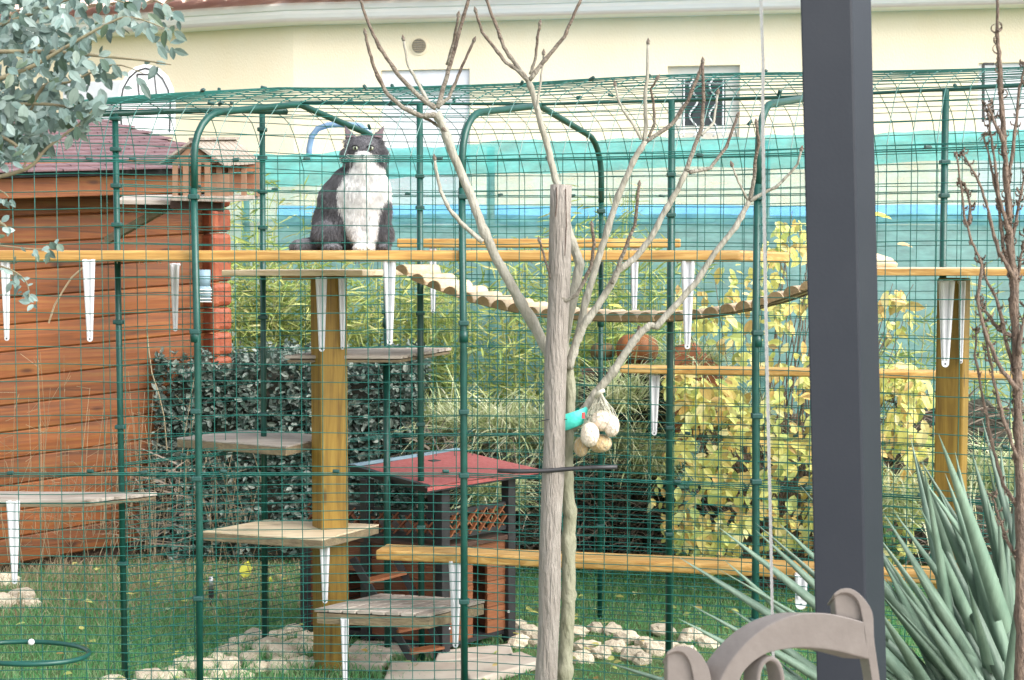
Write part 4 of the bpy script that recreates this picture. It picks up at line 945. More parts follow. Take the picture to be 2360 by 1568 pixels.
# clipped hedge
hd = thing('clipped_hedge', 'dark clipped evergreen hedge with small glossy leaves behind the ochre post', 'hedge', V(-1.1, 7.6, 0))
hx0, hx1, hy0, hy1, hh = -1.82, -.46, 7.35, 8.15, 1.03
m_ = MB(); m_.box(((hx0 + hx1) / 2, (hy0 + hy1) / 2, hh / 2 - .03), (hx1 - hx0 - .16, hy1 - hy0 - .16, hh - .12)); build(m_, 'hedge_shade_core', 'hedgecore', hd)  # dark solid box standing in for the shade among the inner branches
s = MB()
for _ in range(17000):
    f_ = random.random()
    if f_ < .62: p = V(U(hx0, hx1), hy0 + abs(random.gauss(0, .05)), U(.05, hh)); nrm = V(0, -1, .35)
    elif f_ < .85: p = V(U(hx0, hx1), U(hy0, hy1), hh - abs(random.gauss(0, .035))); nrm = V(0, -.3, 1)
    elif f_ < .93: p = V(hx1 - abs(random.gauss(0, .04)), U(hy0, hy1), U(.05, hh)); nrm = V(1, -.2, .3)
    else: p = V(hx0 + abs(random.gauss(0, .04)), U(hy0, hy1), U(.05, hh)); nrm = V(-1, -.2, .3)
    p += V(0, 0, .03 * math.sin(p.x * 9) + .02 * math.sin(p.x * 23 + p.y * 11)); p.x += .07 * (p.z < .7) * (1 if p.x < -1.6 else 0) * -(0.7 - p.z)
    if math.sin(p.x * 13 + 2) * math.sin(p.z * 11 + 1) > .55 and random.random() < .75 and f_ < .62: continue
    n_ = (nrm + rnd_dir() * .8).normalized(); d = rnd_dir(-.6, 1); L_ = U(.016, .052)
    s.leaf(p, d, n_, L_, L_ * .55)
for _ in range(150):
    p = V(U(hx0, hx1), U(hy0, hy1 - .2), hh - .02) if random.random() < .6 else V(U(hx0, hx1), hy0, U(.1, hh)); d = (V(U(-.5, .5), -.5 if p.z < hh - .05 else 0, 1)).normalized(); h_ = U(.04, .11)
    s.tube([p, p + d * h_], .0012, 3, False)
    for k_ in range(6): s.leaf(p + d * h_ * U(.3, 1), rnd_dir(-.2, 1), V(0, -1, .6) + rnd_dir() * .5, U(.02, .04), U(.012, .02))
o = build(s, 'foliage', 'hedge', hd); stuff(o)
# bamboo
def bam(label, xs, D0_, top, n, seed, ystop=1250):
    random.seed(seed); c = at((xs[0] + xs[1]) / 2, 1100, D0_); t = thing('bamboo_clump', label, 'bamboo', V(c.x, c.y, 0)); st = MB(); lf = MB()
    for _ in range(n):
        b_ = at(U(*xs), 1100, D0_ + U(-.25, .25)); h = at(0, U(*top), D0_).z; q = V(b_.x + U(-.25, .25), b_.y + U(-.1, .1), h); mid = V(b_.x, b_.y, 0).lerp(q, .6) + V(U(-.05, .05), 0, 0)
        st.tube([V(b_.x, b_.y, 0), mid, q], [.006, .004, .0015], 4, False)
        for k_ in range(80):
            f_ = U(.25, 1); p = V(b_.x, b_.y, 0).lerp(mid, f_ / .6) if f_ < .6 else mid.lerp(q, (f_ - .6) / .4)
            p = p + V(U(-.1, .1), U(-.1, .1), U(-.05, .05)); d = V(U(-1, 1), U(-1, .6), U(-.7, .5)); lf.leaf(p, d, rnd_dir(0, 1), U(.07, .14), U(.008, .014))
    build(st, 'canes', 'bamboo', t); stuff(build(lf, 'foliage', 'bamboo', t))
bam('yellow-green bamboo clump behind the hedge left of the ochre post', (500, 760), 8.45, (540, 720), 60, 1)
bam('yellow-green bamboo clump between the ochre post and the centre', (760, 1060), 8.35, (570, 740), 66, 2)
bam('loose bamboo clump behind the bridge and the bare tree', (1080, 1560), 8.2, (520, 780), 60, 3)
bam('tall sparse bamboo sprigs rising against the turquoise cloth left of the cat', (540, 700), 8.6, (370, 480), 7, 5)
bam('tall sparse bamboo sprigs against the cloth behind the wooden stake', (1240, 1480), 8.4, (380, 500), 9, 6)
bam('thin bamboo behind the right ochre post', (2040, 2380), 7.7, (620, 860), 14, 7)
random.seed(77)
# variegated grass mounds
def clump(label, u, v, D, n, L_, W_, m='varieg', name='ornamental_grass', up=.9):
    b_ = at(u, v, D); t = thing(name, label, 'grass plant', V(b_.x, b_.y, max(0, b_.z - .0))); s = MB()
    for _ in range(n):
        a_ = U(0, 6.283); ln = U(.5, 1) * L_; el = U(.25, 1.2) * up; d = V(math.cos(a_) * math.cos(el), math.sin(a_) * math.cos(el), math.sin(el)); p = V(b_.x, b_.y, b_.z) + V(U(-.12, .12), U(-.1, .1), U(-.05, .08))
        s.blade(p, d, V(-math.sin(a_) + U(-.4, .4), math.cos(a_), U(-.3, .3)), ln, U(.5, 1) * W_, U(.15, .8), 5)
    stuff(build(s, 'blades', m, t))
for (lab, u, v, D, n, L_) in (('cream striped grass mound right behind the hedge end', 1010, 1000, 7.6, 420, .5), ('cream striped grass mound under the bridge left of the stake', 1120, 1010, 7.3, 520, .5), ('pale striped grass mound directly behind the wooden stake', 1225, 1020, 7.2, 420, .45), ('striped grass spilling over the red hut roof', 1150, 1150, 6.9, 420, .36), ('striped grass tuft behind the hanging fat balls', 1420, 1040, 7.0, 420, .36), ('tall striped grass beside the dark bench', 1340, 960, 7.6, 320, .4), ('low striped grass left of the yellow bush', 1500, 1080, 6.9, 380, .3), ('grey-green grass tuft at the foot of the right ochre post', 2080, 1180, 6.2, 260, .4), ('grey-green strappy grass right of the right ochre post', 2290, 1120, 6.3, 340, .5)):
    clump(lab, u, v, D, n, L_, .011)
def core(u0, u1, v0, v1, D, label, n=900):
    c = at((u0 + u1) / 2, v1, D); t = thing('dry_shrub', label, 'shrub', V(c.x, c.y, 0)); s = MB()
    for _ in range(n):
        p = at(U(u0, u1), U(v0, v1), D + U(-.2, .35)); d = rnd_dir(-.2, 1); s.blade(p, d, rnd_dir(), U(.08, .3), U(.003, .012), U(0, .4), 3)
    stuff(build(s, 'stems', 'dryshrub', t))
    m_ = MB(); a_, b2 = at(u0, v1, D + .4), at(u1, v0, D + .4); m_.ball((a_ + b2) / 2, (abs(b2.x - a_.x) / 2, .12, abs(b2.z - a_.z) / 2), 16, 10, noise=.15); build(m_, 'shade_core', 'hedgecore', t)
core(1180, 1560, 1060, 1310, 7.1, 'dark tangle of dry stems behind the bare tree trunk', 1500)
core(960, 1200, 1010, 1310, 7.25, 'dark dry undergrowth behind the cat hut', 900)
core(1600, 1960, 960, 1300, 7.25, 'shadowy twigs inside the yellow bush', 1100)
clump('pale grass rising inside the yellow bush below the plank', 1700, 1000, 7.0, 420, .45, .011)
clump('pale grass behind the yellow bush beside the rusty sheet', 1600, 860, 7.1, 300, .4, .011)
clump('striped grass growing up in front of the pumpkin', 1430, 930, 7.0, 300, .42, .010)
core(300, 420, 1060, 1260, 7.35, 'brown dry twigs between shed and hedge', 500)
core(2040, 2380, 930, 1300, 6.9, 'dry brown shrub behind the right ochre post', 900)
# yellow bush
random.seed(21)
yb = thing('yellow_bush', 'large shrub with yellow-green autumn leaves right of the centre', 'bush', at(1780, 1300, 6.6))
lobes = [(1600, 1130, 6.5, 95, 130), (1700, 1000, 6.5, 130, 150), (1640, 960, 6.7, 90, 90), (1800, 900, 6.6, 130, 160), (1760, 1130, 6.4, 150, 150), (1850, 1080, 6.4, 140, 180), (1950, 950, 6.6, 120, 200), (1780, 740, 6.8, 150, 120), (1850, 620, 6.9, 120, 90), (1700, 690, 6.9, 110, 80), (1820, 560, 6.9, 60, 60), (2080, 1060, 6.5, 70, 130), (2000, 1200, 6.4, 120, 110), (1640, 1240, 6.35, 100, 60), (2060, 880, 6.6, 50, 40), (2060, 720, 6.7, 35, 60), (2110, 960, 6.6, 70, 90), (1590, 900, 6.7, 50, 60), (1600, 700, 6.95, 60, 60)]
random.seed(22); LV = []
while len(LV) < 2600:
    l_ = random.choice(lobes); a_ = U(0, 6.283); r_ = math.sqrt(random.random()); x = l_[0] + l_[3] * r_ * math.cos(a_); y = l_[1] + l_[4] * r_ * math.sin(a_)
    if math.sin(x * .031 + 1.3) * math.sin(y * .037 + x * .009) > .18 and random.random() < .85: continue
    if y < 850 and random.random() < .42 + (850 - y) / 1600: continue
    LV.append((at(x, y, l_[2] + U(-.25, .3)), x))
LV.sort(key=lambda t_: t_[0].y)
sfm = MB()
lm = MB(); lm.leaf((0, 0, 0), (0, 0, -1), (0, -1, 0), 1, .55, .12)
leaf0 = None
for k_, (p, x) in enumerate(LV):
    d = V(U(-.8, .8), U(-.6, .3), U(-1.2, .1)).normalized(); nrm = (V(0, -1, .7) + rnd_dir() * .7).normalized(); L_ = U(.032, .065) if random.random() < .8 else U(.065, .095)
    if k_ < 300:
        if leaf0 is None: leaf0 = build(lm, 'leaf', 'yellow', yb); lm_me = leaf0.data; lz = min(v[2] for v in lm.v); ORL = ORI[leaf0.name]
        o = leaf0 if k_ == 0 else inst(leaf0, yb)
        za = -d; ya = (nrm - za * nrm.dot(za)).normalized() * -1; xa = ya.cross(za); Rm = Matrix((xa, ya, za)).transposed()
        o.rotation_euler = Rm.to_euler(); o.scale = (L_, L_, L_); o.location = p - ORI[yb.name] 
    else: sfm.leaf(p, d, nrm, L_, L_ * .5, .12)
stuff(build(sfm, 'foliage', 'yellow', yb))
s = MB(); bb_ = at(1790, 1310, 6.75)
for _ in range(120):
    l_ = random.choice(lobes); q = at(l_[0] + U(-60, 60), l_[1] + U(-80, 60), l_[2] + .1); m2 = V(bb_.x, bb_.y, 0).lerp(q, .5) + V(U(-.1, .1), 0, U(-.05, .1)); s.tube([V(bb_.x + U(-.15, .15), bb_.y, 0), m2, q], [.006, .004, .0015], 5, False)
build(s, 'stems', 'drystalk', yb)
# a few single leaves
for (u, v, D, w_, lab) in ((2030, 495, 6.3, .1, 'bright yellow leaf just right of the dark metal post at cloth height'), (2085, 563, 6.3, .07, 'orange leaf above the right platform'), (2070, 692, 6.4, .08, 'tan leaf below the right platform beside the green pole'), (1418, 703, 7.2, .07, 'yellow leaf below the right end of the bridge logs')):
    p = at(u, v, D); s = MB(); s.leaf(p - V(w_ / 2, 0, 0), (1, 0, -.1), (0, -.5, 1), w_, w_ * .5); tag(build(s, 'leaf', 'yleaf' if 'yellow' in lab else 'tanleaf'), lab, 'leaf')
# ------------------------------------------------------------------ the cat
CB = V(at(810, 576, 5.2).x, 5.17, zt + .001)
cat = thing('cat', 'fluffy grey and white long-haired cat sitting upright on the long shelf', 'cat', CB)
def CP(xz, yz, y=0):   # photo crop coordinates -> cat local metres
    return V(-.232 + 3.293e-4 * xz, y, .471 - 3.293e-4 * yz)
cm = MB()
def el(c, r, rot=None): cm.ball(c, r, 20, 14, rot)
RZ = lambda a_, ax='Z': Matrix.Rotation(R(a_), 3, ax)
el((-.045, .08, .10), (.105, .11, .11)); el((-.03, .05, .17), (.095, .085, .105)); el((.0, .03, .22), (.085, .07, .085))
el((.04, .0, .20), (.08, .06, .10)); el((.075, .005, .215), (.066, .05, .085)); el((.055, -.005, .275), (.066, .052, .06))
el((-.085, .03, .06), (.062, .085, .062)); el((-.10, .07, .09), (.045, .08, .085)); el((.112, .04, .06), (.038, .07, .066)); el((.03, .02, .12), (.065, .07, .09)); el((.10, .02, .15), (.045, .05, .09))
el((.053, -.015, .352), (.064, .055, .052)); el((.008, -.012, .335), (.034, .035, .032)); el((.100, -.012, .335), (.034, .035, .032)); el((.052, -.055, .332), (.030, .022, .018)); el((.053, -.05, .352), (.018, .018, .020)); el((.052, -.048, .315), (.022, .02, .012))
for (x0, x1, yy) in ((.025, .038, -.035), (.068, .068, -.03)):
    cm.tube([V(x0, .0, .17), V(x0 + .003, -.02, .10), V(x1, yy, .035), V(x1, yy, .012)], [.036, .029, .021, .020], 14); el((x1, yy - .012, .012), (.022, .03, .013))
el((-.07, -.03, .012), (.035, .045, .014)); el((.125, -.01, .012), (.022, .04, .014))
cm.tube([V(-.08, .10, .04), V(-.135, .06, .022), V(-.175, .0, .018), V(-.21, -.03, .016), V(-.225, -.02, .014)], [.03, .03, .026, .020, .010], 12)
for (bx, tx) in (((-.016, .038), -.022), ((.068, .122), .128)):
    b0, b1 = bx; f = V(tx, -.012, .447)
    cm.add([V(b0, -.028, .375 if b0 < .05 else .392), V(b1, -.028, .392 if b0 < .05 else .375), V((b0 + b1) / 2, .012, .38), f, V((b0 + b1) / 2, -.012, .36)], [(0, 1, 3), (1, 2, 3), (2, 0, 3), (0, 4, 1), (1, 4, 2), (2, 4, 0)])
cm.v = [(.03 + (x - .03) * (.93 if z < .3 else .96), y, z) for x, y, z in cm.v]
me = bpy.data.meshes.new('tmp'); me.from_pydata(cm.v, [], cm.f); me.update()
tmp = bpy.data.objects.new('tmp', me); COL.objects.link(tmp)
md = tmp.modifiers.new('r', 'REMESH'); md.mode = 'VOXEL'; md.voxel_size = .0042
md = tmp.modifiers.new('s', 'SMOOTH'); md.factor = .5; md.iterations = 5
bpy.context.view_layer.update()
bm_ = bpy.data.meshes.new_from_object(tmp.evaluated_get(bpy.context.evaluated_depsgraph_get())); bpy.data.objects.remove(tmp)
def white_zone(p):
    """white bib, muzzle and forelegs"""
    x, y, z = p
    if y > .045: return False
    zc = [.0, .05, .092, .109, .148, .185, .207, .227, .27, .30, .318]
    xl_ = [.004, -.006, -.014, -.018, -.036, -.040, -.042, -.041, -.012, .012, .022]
    xr_ = [.094, .098, .102, .100, .108, .130, .17, .17, .16, .125, .088]
    if z < .318: return np.interp(z, zc, xl_) < x < np.interp(z, zc, xr_)
    if z < .346 and y < -.03: return abs(x - .052) < .046 * (1 - (z - .318) / .036) + .007
    return False
nv = len(bm_.vertices)
bm_.materials.append(M['greyskin']); bm_.materials.append(M['whiteskin'])
for pl in bm_.polygons: pl.use_smooth = True; pl.material_index = 1 if white_zone(pl.center) else 0
body = bpy.data.objects.new('body', bm_); COL.objects.link(body); body.parent = cat
# fur
gf, wf_ = MB(), MB(); pol = list(bm_.polygons); ar = np.array([p.area for p in pol]); pick = np.random.choice(len(pol), 100000, p=ar / ar.sum())
for i in pick:
    pl = pol[i]; c = pl.center; n = pl.normal; c = c + rnd_dir() * .002
    if n.z < -.6 and c.z < .02: continue
    if c.z > .385 and False: continue
    head = c.z > .318
    if head:
        if c.y < -.03 and abs(c.x - .053) < .05: L_ = U(.004, .008)
        elif c.z > .385: L_ = U(.002, .005)
        else: L_ = U(.010, .018) if abs(c.x - .053) > .045 else U(.005, .009)
        flow = V((c.x - .053) * 6, .1, -.25 if c.z < .36 else .3)
    else:
        L_ = U(.010, .022); flow = V((c.x - .03) * 2.0, 0, -1.0)
        if c.z < .05: L_ = U(.006, .014)
        if .2 < c.z: L_ *= 1.15
    d = (n * .50 + flow * .85 + rnd_dir() * .20).normalized(); wz = white_zone(c + rnd_dir() * .004)
    mb_ = wf_ if wz else gf; sd_ = d.cross(rnd_dir()); sd_ = sd_.normalized() * (.0008 if not head else .0006)
    k_ = len(mb_.v); mb_.v += [tuple(c - sd_), tuple(c + sd_), tuple(c + d * L_ * .6 + sd_ * .6 + V(0, 0, -L_ * .08)), tuple(c + d * L_ + V(0, 0, -L_ * .3))]; mb_.f.append((k_, k_ + 1, k_ + 2, k_ + 3))
for mb_, nm, mm in ((gf, 'grey_fur', 'greycat'), (wf_, 'white_fur', 'whitecat')):
    mb_.v = [(x + CB.x, y + CB.y, z + CB.z) for x, y, z in mb_.v]; o = build(mb_, nm, mm, cat); stuff(o)
def catpart(mb_, nm, mm, parent=cat, smooth=True): mb_.v = [(x + CB.x, y + CB.y, z + CB.z) for x, y, z in mb_.v]; return build(mb_, nm, mm, parent, smooth)
for (x, z) in ((.026, .3565), (.080, .3565)):
    s = MB(); s.ball((x, -.0665, z), (.0092, .009, .0066), 16, 12); e = catpart(s, 'eye', 'eye')
    s = MB(); s.ball((x + .0005, -.0743, z), (.0042, .0022, .0066), 12, 8); catpart(s, 'pupil', 'pupil', e)
    s = MB(); s.tube([V(x + .0135 * math.cos(a_), -.0700, z + .0092 * math.sin(a_)) for a_ in np.linspace(.2, 2.9, 12)], .002, 6); catpart(s, 'eyelid', 'pupil', e)
s = MB(); s.prism([V(.044, -.0785, .3335), V(.052, -.0785, .324), V(.060, -.0785, .3335)], (0, .01, 0)); catpart(s, 'nose', 'pupil', smooth=False)
s = MB(); s.tube([V(.052, -.0785, .324), V(.052, -.078, .318), V(.043, -.075, .3135)], .0012, 5); s.tube([V(.052, -.078, .318), V(.061, -.075, .3135)], .0012, 5); catpart(s, 'mouth', 'pupil')
for (a_, b2, c_) in ((V(-.008, -.0320, .396), V(.020, -.0325, .400), V(-.017, -.020, .434)), (V(.086, -.0325, .400), V(.114, -.0320, .396), V(.123, -.020, .434))):
    s = MB(); s.prism([a_, b2, c_], (0, .003, 0)); catpart(s, 'inner_ear', 'pinkskin', smooth=False)
s = MB()
for sg in (-1, 1):
    for k_ in range(3): p = V(.052 + sg * .018, -.072, .328 + k_ * .002); s.tube([p, p + V(sg * .035, -.012, .004 * (k_ - 2)), p + V(sg * .062, -.008, .006 * (k_ - 3) - .008)], .00045, 3, False)
catpart(s, 'whiskers', 'string')

# ------------------------------------------------------------------ stake and bare tree
SD = 4.0
p0, p1 = at(1294, 427, SD), at(1259, 1568, SD - .02); pb = p1 + (p1 - p0) * ((p1.z) / (p0.z - p1.z)) 
stk = thing('wooden_stake', 'weathered round wooden stake with flat top tied to the bare tree', 'stake', V(pb.x, pb.y, 0))
s = MB(); n = 22; L_ = []
for i in range(n + 1):
    t = i / n; q = pb.lerp(p0, t); L_.append(V(q.x + .002 * math.sin(i * 1.1), q.y, q.z if i else 0))
s.tube(L_, [.0305 + .0012 * math.sin(i * 1.7) for i in range(n + 1)], 18); build(s, 'pole', 'stake', stk, smooth=False)
for pl in stk.children[0].data.polygons: pl.use_smooth = len(pl.vertices) == 4
s = MB(); s.tube([at(1282, 432, SD - .03), at(1283, 470, SD - .031), at(1279, 500, SD - .031)], .0012, 4); s.tube([at(1303, 436, SD - .03), at(1305, 520, SD - .0315), at(1301, 590, SD - .031)], .0012, 4); build(s, 'crack', 'dark_wood', stk)
tree = thing('bare_tree', 'small leafless fig tree with pale branches spreading from behind the stake', 'tree', at(1300, 1850, SD + .03))
ORI[tree.name] = Vector(tree.location); 
def limb(name, pts, r0, r1, D0_=SD + .03, D1=None, m='bark', knots=True, parent=None):
    D1 = D1 or D0_; s = MB(); P_ = []; n = len(pts)
    for i in range(n - 1):
        for k_ in range(5):
            t = k_ / 5; x = pts[i][0] * (1 - t) + pts[i + 1][0] * t; y = pts[i][1] * (1 - t) + pts[i + 1][1] * t; P_.append((x + U(-1, 1) * .9, y, (i + t) / (n - 1)))
    P_.append((*pts[-1], 1.0)); W_ = []; rad = []
    for (x, y, t) in P_:
        W_.append(at(x, y, D0_ + (D1 - D0_) * t)); r_ = (r0 + (r1 - r0) * t) * SD / FPX / 2 * (.80 if r0 < 36 else .90)
        if knots and random.random() < .16: r_ *= 1.2
        rad.append(r_ * U(.97, 1.03))
    s.tube(W_, rad, 9 if r0 > 14 else 7); return build(s, name, m, parent or tree, smooth=True)
tb0 = at(1300, 1850, SD)
trunk = limb('trunk', [(1298, 1860), (1300, 1568), (1303, 1500), (1308, 1420), (1311, 1340), (1309, 1240), (1314, 1190), (1306, 1120), (1307, 1040), (1311, 950), (1314, 900), (1310, 860), (1304, 822)], 41, 27, m='bark_green')
LB = [('branch', [(1312, 862), (1300, 835), (1290, 800), (1285, 760), (1282, 715), (1281, 690)], 27, 17, 'bark', 0),
 ('twig', [(1282, 698), (1312, 690), (1328, 680), (1347, 647), (1362, 612), (1369, 562), (1364, 523)], 13, 9, 'twig', -.05),
 ('twig', [(1297, 690), (1299, 680), (1270, 643), (1257, 603), (1244, 559)], 10, 6, 'twig', -.06), ('twig', [(1300, 682), (1308, 647), (1295, 607), (1288, 570)], 9, 6, 'twig', -.05),
 ('branch', [(1306, 850), (1298, 790), (1310, 730), (1325, 665), (1336, 610), (1324, 575), (1312, 540), (1300, 500), (1290, 440)], 34, 24, 'bark', .07),
 ('branch', [(1290, 440), (1280, 415), (1262, 340), (1242, 270), (1228, 215), (1217, 185)], 22, 16, 'bark', .07),
 ('branch', [(1217, 187), (1190, 160), (1165, 145), (1135, 105), (1110, 75), (1097, 30)], 13, 7, 'twig', 0),
 ('branch', [(1210, 178), (1185, 145), (1160, 110), (1148, 70), (1130, 30), (1118, -10)], 13, 8, 'twig', 0),
 ('branch', [(1220, 185), (1245, 152), (1275, 115), (1300, 85), (1320, 40), (1338, 0)], 14, 8, 'twig', 0),
 ('twig', [(1222, 172), (1235, 130), (1237, 95), (1243, 60)], 9, 7, 'twig', 0), ('twig', [(1236, 260), (1243, 205), (1251, 150), (1252, 128)], 8, 5, 'bark', 0),
 ('branch', [(1272, 830), (1251, 790), (1222, 735), (1190, 680), (1160, 625), (1140, 590), (1110, 520), (1080, 440), (1045, 360), (1020, 290), (1005, 262)], 33, 24, 'bark', .06),
 ('branch', [(1005, 265), (970, 268), (930, 250), (890, 215), (865, 165), (848, 110), (842, 80)], 16, 8, 'twig', .05),
 ('branch', [(1005, 250), (980, 235), (955, 213), (915, 170), (875, 110), (850, 60), (828, -5)], 16, 8, 'twig', .05),
 ('branch', [(1008, 250), (1025, 190), (1045, 120), (1065, 50), (1082, -10)], 15, 9, 'twig', .05), ('twig', [(1010, 245), (1035, 225), (1060, 165), (1090, 98)], 12, 7, 'twig', .05),
 ('twig', [(985, 232), (962, 190), (940, 150), (930, 95)], 11, 7, 'bark', .05), ('twig', [(970, 268), (990, 278), (1018, 296)], 9, 8, 'twig', .05), ('twig', [(1030, 150), (1046, 90), (1055, 40)], 9, 7, 'twig', .02),
 ('branch', [(1112, 558), (1085, 535), (1060, 512), (1033, 480), (1015, 440), (1006, 400), (1002, 370)], 15, 8, 'bark', .05),
 ('branch', [(1310, 850), (1328, 789), (1345, 750), (1368, 718), (1405, 662), (1424, 624), (1464, 595), (1501, 547), (1530, 490), (1560, 440), (1580, 396)], 25, 15, 'bark', -.02),
 ('branch', [(1580, 396), (1597, 348), (1617, 291), (1621, 230), (1619, 146)], 14, 9, 'twig', -.02),
 ('twig', [(1616, 312), (1645, 283), (1653, 218)], 9, 6, 'bark', -.02), ('twig', [(1588, 398), (1637, 388), (1673, 339), (1698, 271)], 12, 8, 'twig', -.02),
 ('twig', [(1409, 655), (1430, 600), (1445, 560), (1462, 520), (1472, 430)], 12, 9, 'twig', -.04),
 ('branch', [(1330, 780), (1350, 690), (1380, 590), (1395, 545), (1425, 450), (1460, 370), (1487, 326)], 22, 16, 'bark', .03),
 ('branch', [(1487, 328), (1548, 287), (1584, 234), (1609, 174), (1617, 150)], 13, 9, 'twig', .03), ('branch', [(1485, 325), (1488, 290), (1486, 230), (1492, 170), (1493, 103)], 14, 8, 'bark', .03),
 ('twig', [(1478, 322), (1460, 290), (1440, 262), (1425, 235), (1418, 200)], 9, 6, 'bark', .03), ('twig', [(1495, 316), (1508, 285), (1506, 240), (1500, 205), (1512, 185)], 9, 6, 'twig', .03),
 ('branch', [(1318, 990), (1345, 945), (1372, 908), (1405, 867), (1430, 830), (1457, 790), (1478, 765), (1497, 750), (1512, 753), (1556, 705), (1607, 647), (1648, 581), (1696, 522), (1725, 465)], 27, 15, 'bark', .0),
 ('twig', [(1725, 465), (1760, 445), (1790, 430), (1820, 400), (1838, 378), (1845, 350)], 11, 6, 'bark', .0), ('twig', [(1722, 462), (1715, 445), (1700, 418), (1688, 385)], 8, 5, 'bark', 0),
 ('twig', [(1728, 460), (1736, 420), (1740, 370), (1748, 330), (1743, 288)], 12, 8, 'twig', 0)]
for (nm, pts, r0, r1, m_n, off) in LB:
    o = limb(nm, pts, r0, r1, SD + .03 + off, SD + .03 + off + U(-.06, .06) if nm == 'twig' else None, m_n)
    if r1 <= 10:   # end bud
        pe, pd = pts[-1], pts[-2]; d = Vector((pe[0] - pd[0], pe[1] - pd[1])).normalized()
        if pe[1] > 5:
            s = MB(); s.tube([at(pe[0], pe[1], SD + .03 + off), at(pe[0] + d.x * 6, pe[1] + d.y * 6, SD + .03 + off), at(pe[0] + d.x * 15, pe[1] + d.y * 15, SD + .03 + off)], [.005, .0062, .001], 6); build(s, 'bud', 'twig', o, smooth=True)
# ties
s = MB(); s.v = []
ring = []
for j, (yy, rr_) in enumerate(((-.012, .029), (-.006, .036), (.028, .038), (.034, .033))):
    for i in range(25):
        a_ = 2 * math.pi * i / 24; c = at(1318, 975, SD + .02); ring.append((c.x + math.cos(a_) * rr_ * 1.15, c.y + math.sin(a_) * rr_, c.z + yy + .012 * math.cos(a_) ))
s.v = ring
for j in range(3):
    for i in range(24): a_ = j * 25 + i; s.f.append((a_, a_ + 1, a_ + 26, a_ + 25))
tag(build(s, 'tree_tie', 'tealband', smooth=True), 'turquoise rubber tie wrapped round the bare tree trunk', 'tree tie')
s = MB(); s.tube([at(1240, 972, SD - .03), at(1262, 967, SD - .034), at(1285, 966, SD - .03), at(1306, 967, SD - .02)], .0012, 5); tag(build(s, 'tie_wire', 'steel'), 'thin wire from the turquoise tie around the stake', 'wire')
s = MB(); s.tube([at(1146, 1085, SD - .05), at(1200, 1087, SD - .05), at(1262, 1085, SD - .045), at(1310, 1081, SD - .035), at(1365, 1078, SD - .04), at(1422, 1077, SD - .05)], .0062, 8); tag(build(s, 'black_strap', 'black', smooth=True), 'black strap crossing the stake and trunk above the knotty part', 'strap')
# net of fat balls
fb = thing('fat_ball_net', 'white net holding pale round fat balls hanging from the tree', 'bird feeder', at(1375, 980, SD - .02))
balls = [(1359, 1002, 21, 28, 'fat', -.03), (1386, 970, 25, 24, 'fat', .0), (1409, 982, 18, 25, 'fat', -.01), (1382, 1022, 27, 21, 'fatdark', .01), (1339, 1030, 17, 23, 'fatdark', .015)]
kk = SD / FPX
def netring(c, rx, rz, ph): return None
for (u, v, rx, rz, mm, off) in balls:
    c = at(u, v, SD - .02 + off); s = MB(); s.ball(c, (rx * kk, rx * kk, rz * kk), 18, 13, noise=.025); b_ = build(s, 'fat_ball', mm, fb, smooth=True)
    s = MB()
    for k_ in range(9):
        for sg in (-1, 1):
            pts = []
            for i in range(9):
                th = .25 + 2.6 * i / 8; ph = k_ / 9 * 6.283 + sg * th * .55; r_ = rx * kk * 1.03; pts.append(c + V(math.sin(th) * math.cos(ph) * r_, math.sin(th) * math.sin(ph) * r_, math.cos(th) * rz * kk * 1.03))
            s.tube(pts, .00045, 3, False)
    build(s, 'netting', 'cord', b_)
s = MB(); apx = at(1383, 908, SD)
for k_ in range(60):
    a_ = U(0, 6.283); b2 = random.choice(balls[:3]); c = at(b2[0], b2[1] - b2[3] * .5, SD - .02); q = c + V(math.cos(a_) * b2[2] * kk * .9, math.sin(a_) * b2[2] * kk, 0)
    s.tube([apx + rnd_dir() * .006, apx.lerp(q, .5) + rnd_dir() * .012, q], .0008, 3, False)
for k_ in range(5):
    t = .3 + k_ * .15; s.tube([apx.lerp(at(1378, 975, SD - .02), t) + V(math.cos(a_) * .045 * t, math.sin(a_) * .04 * t, U(-.004, .004)) for a_ in np.linspace(0, 6.283, 13)], .0007, 3, False)
stuff(build(s, 'gathered_net', 'cord', fb))
s = MB(); s.tube([at(1374, 915, SD + .0) , at(1380, 905, SD - .025), at(1392, 900, SD - .02)], .006, 8); build(s, 'knot', 'cord', fb, smooth=True)
s = MB(); s.box(at(1344, 958, SD - .055), (.008, .004, .016), R(20)); build(s, 'label_tag', 'redbit', fb)

# ------------------------------------------------------------------ foreground
# grey metal post
def bx2(name, label):
    D = 2.75; t = thing('metal_post', label, 'post', V(at(1930, 1568, D).x, D, 0))
    A0_, A1_ = at(1842, -20, D), at(1881, 1600, D); B0_, B1_ = at(1962, -20, D), at(2000, 1600, D)
    gA = A1_ + (A1_ - A0_) * (A1_.z / (A0_.z - A1_.z)) * 1.0; gB = B1_ + (B1_ - B0_) * (B1_.z / (B0_.z - B1_.z)); top = 1.25
    tA = A0_ + (A0_ - A1_) * .25; tB = B0_ + (B0_ - B1_) * .25
    def rightpt(u, v, w_): return at(u, v, w_)
    k_ = V(.095 * math.sin(R(24)) + .045, .09, 0)
    kb = at(2008, 0, D + .085) - at(1962, 0, D); kb = V(kb.x, .085, 0)
    kc = V(kb.x * .3, .085, 0)
    m_ = MB(); m_.hexa([gA, gB, gB + kb, gA + kb * .8, tA, tB, tB + kb, tA + kb * .8]); build(m_, 'profile', 'steel', t, bevel=.004); return t
bx2('metal_post', 'thick anthracite grey metal post in the foreground right of centre')
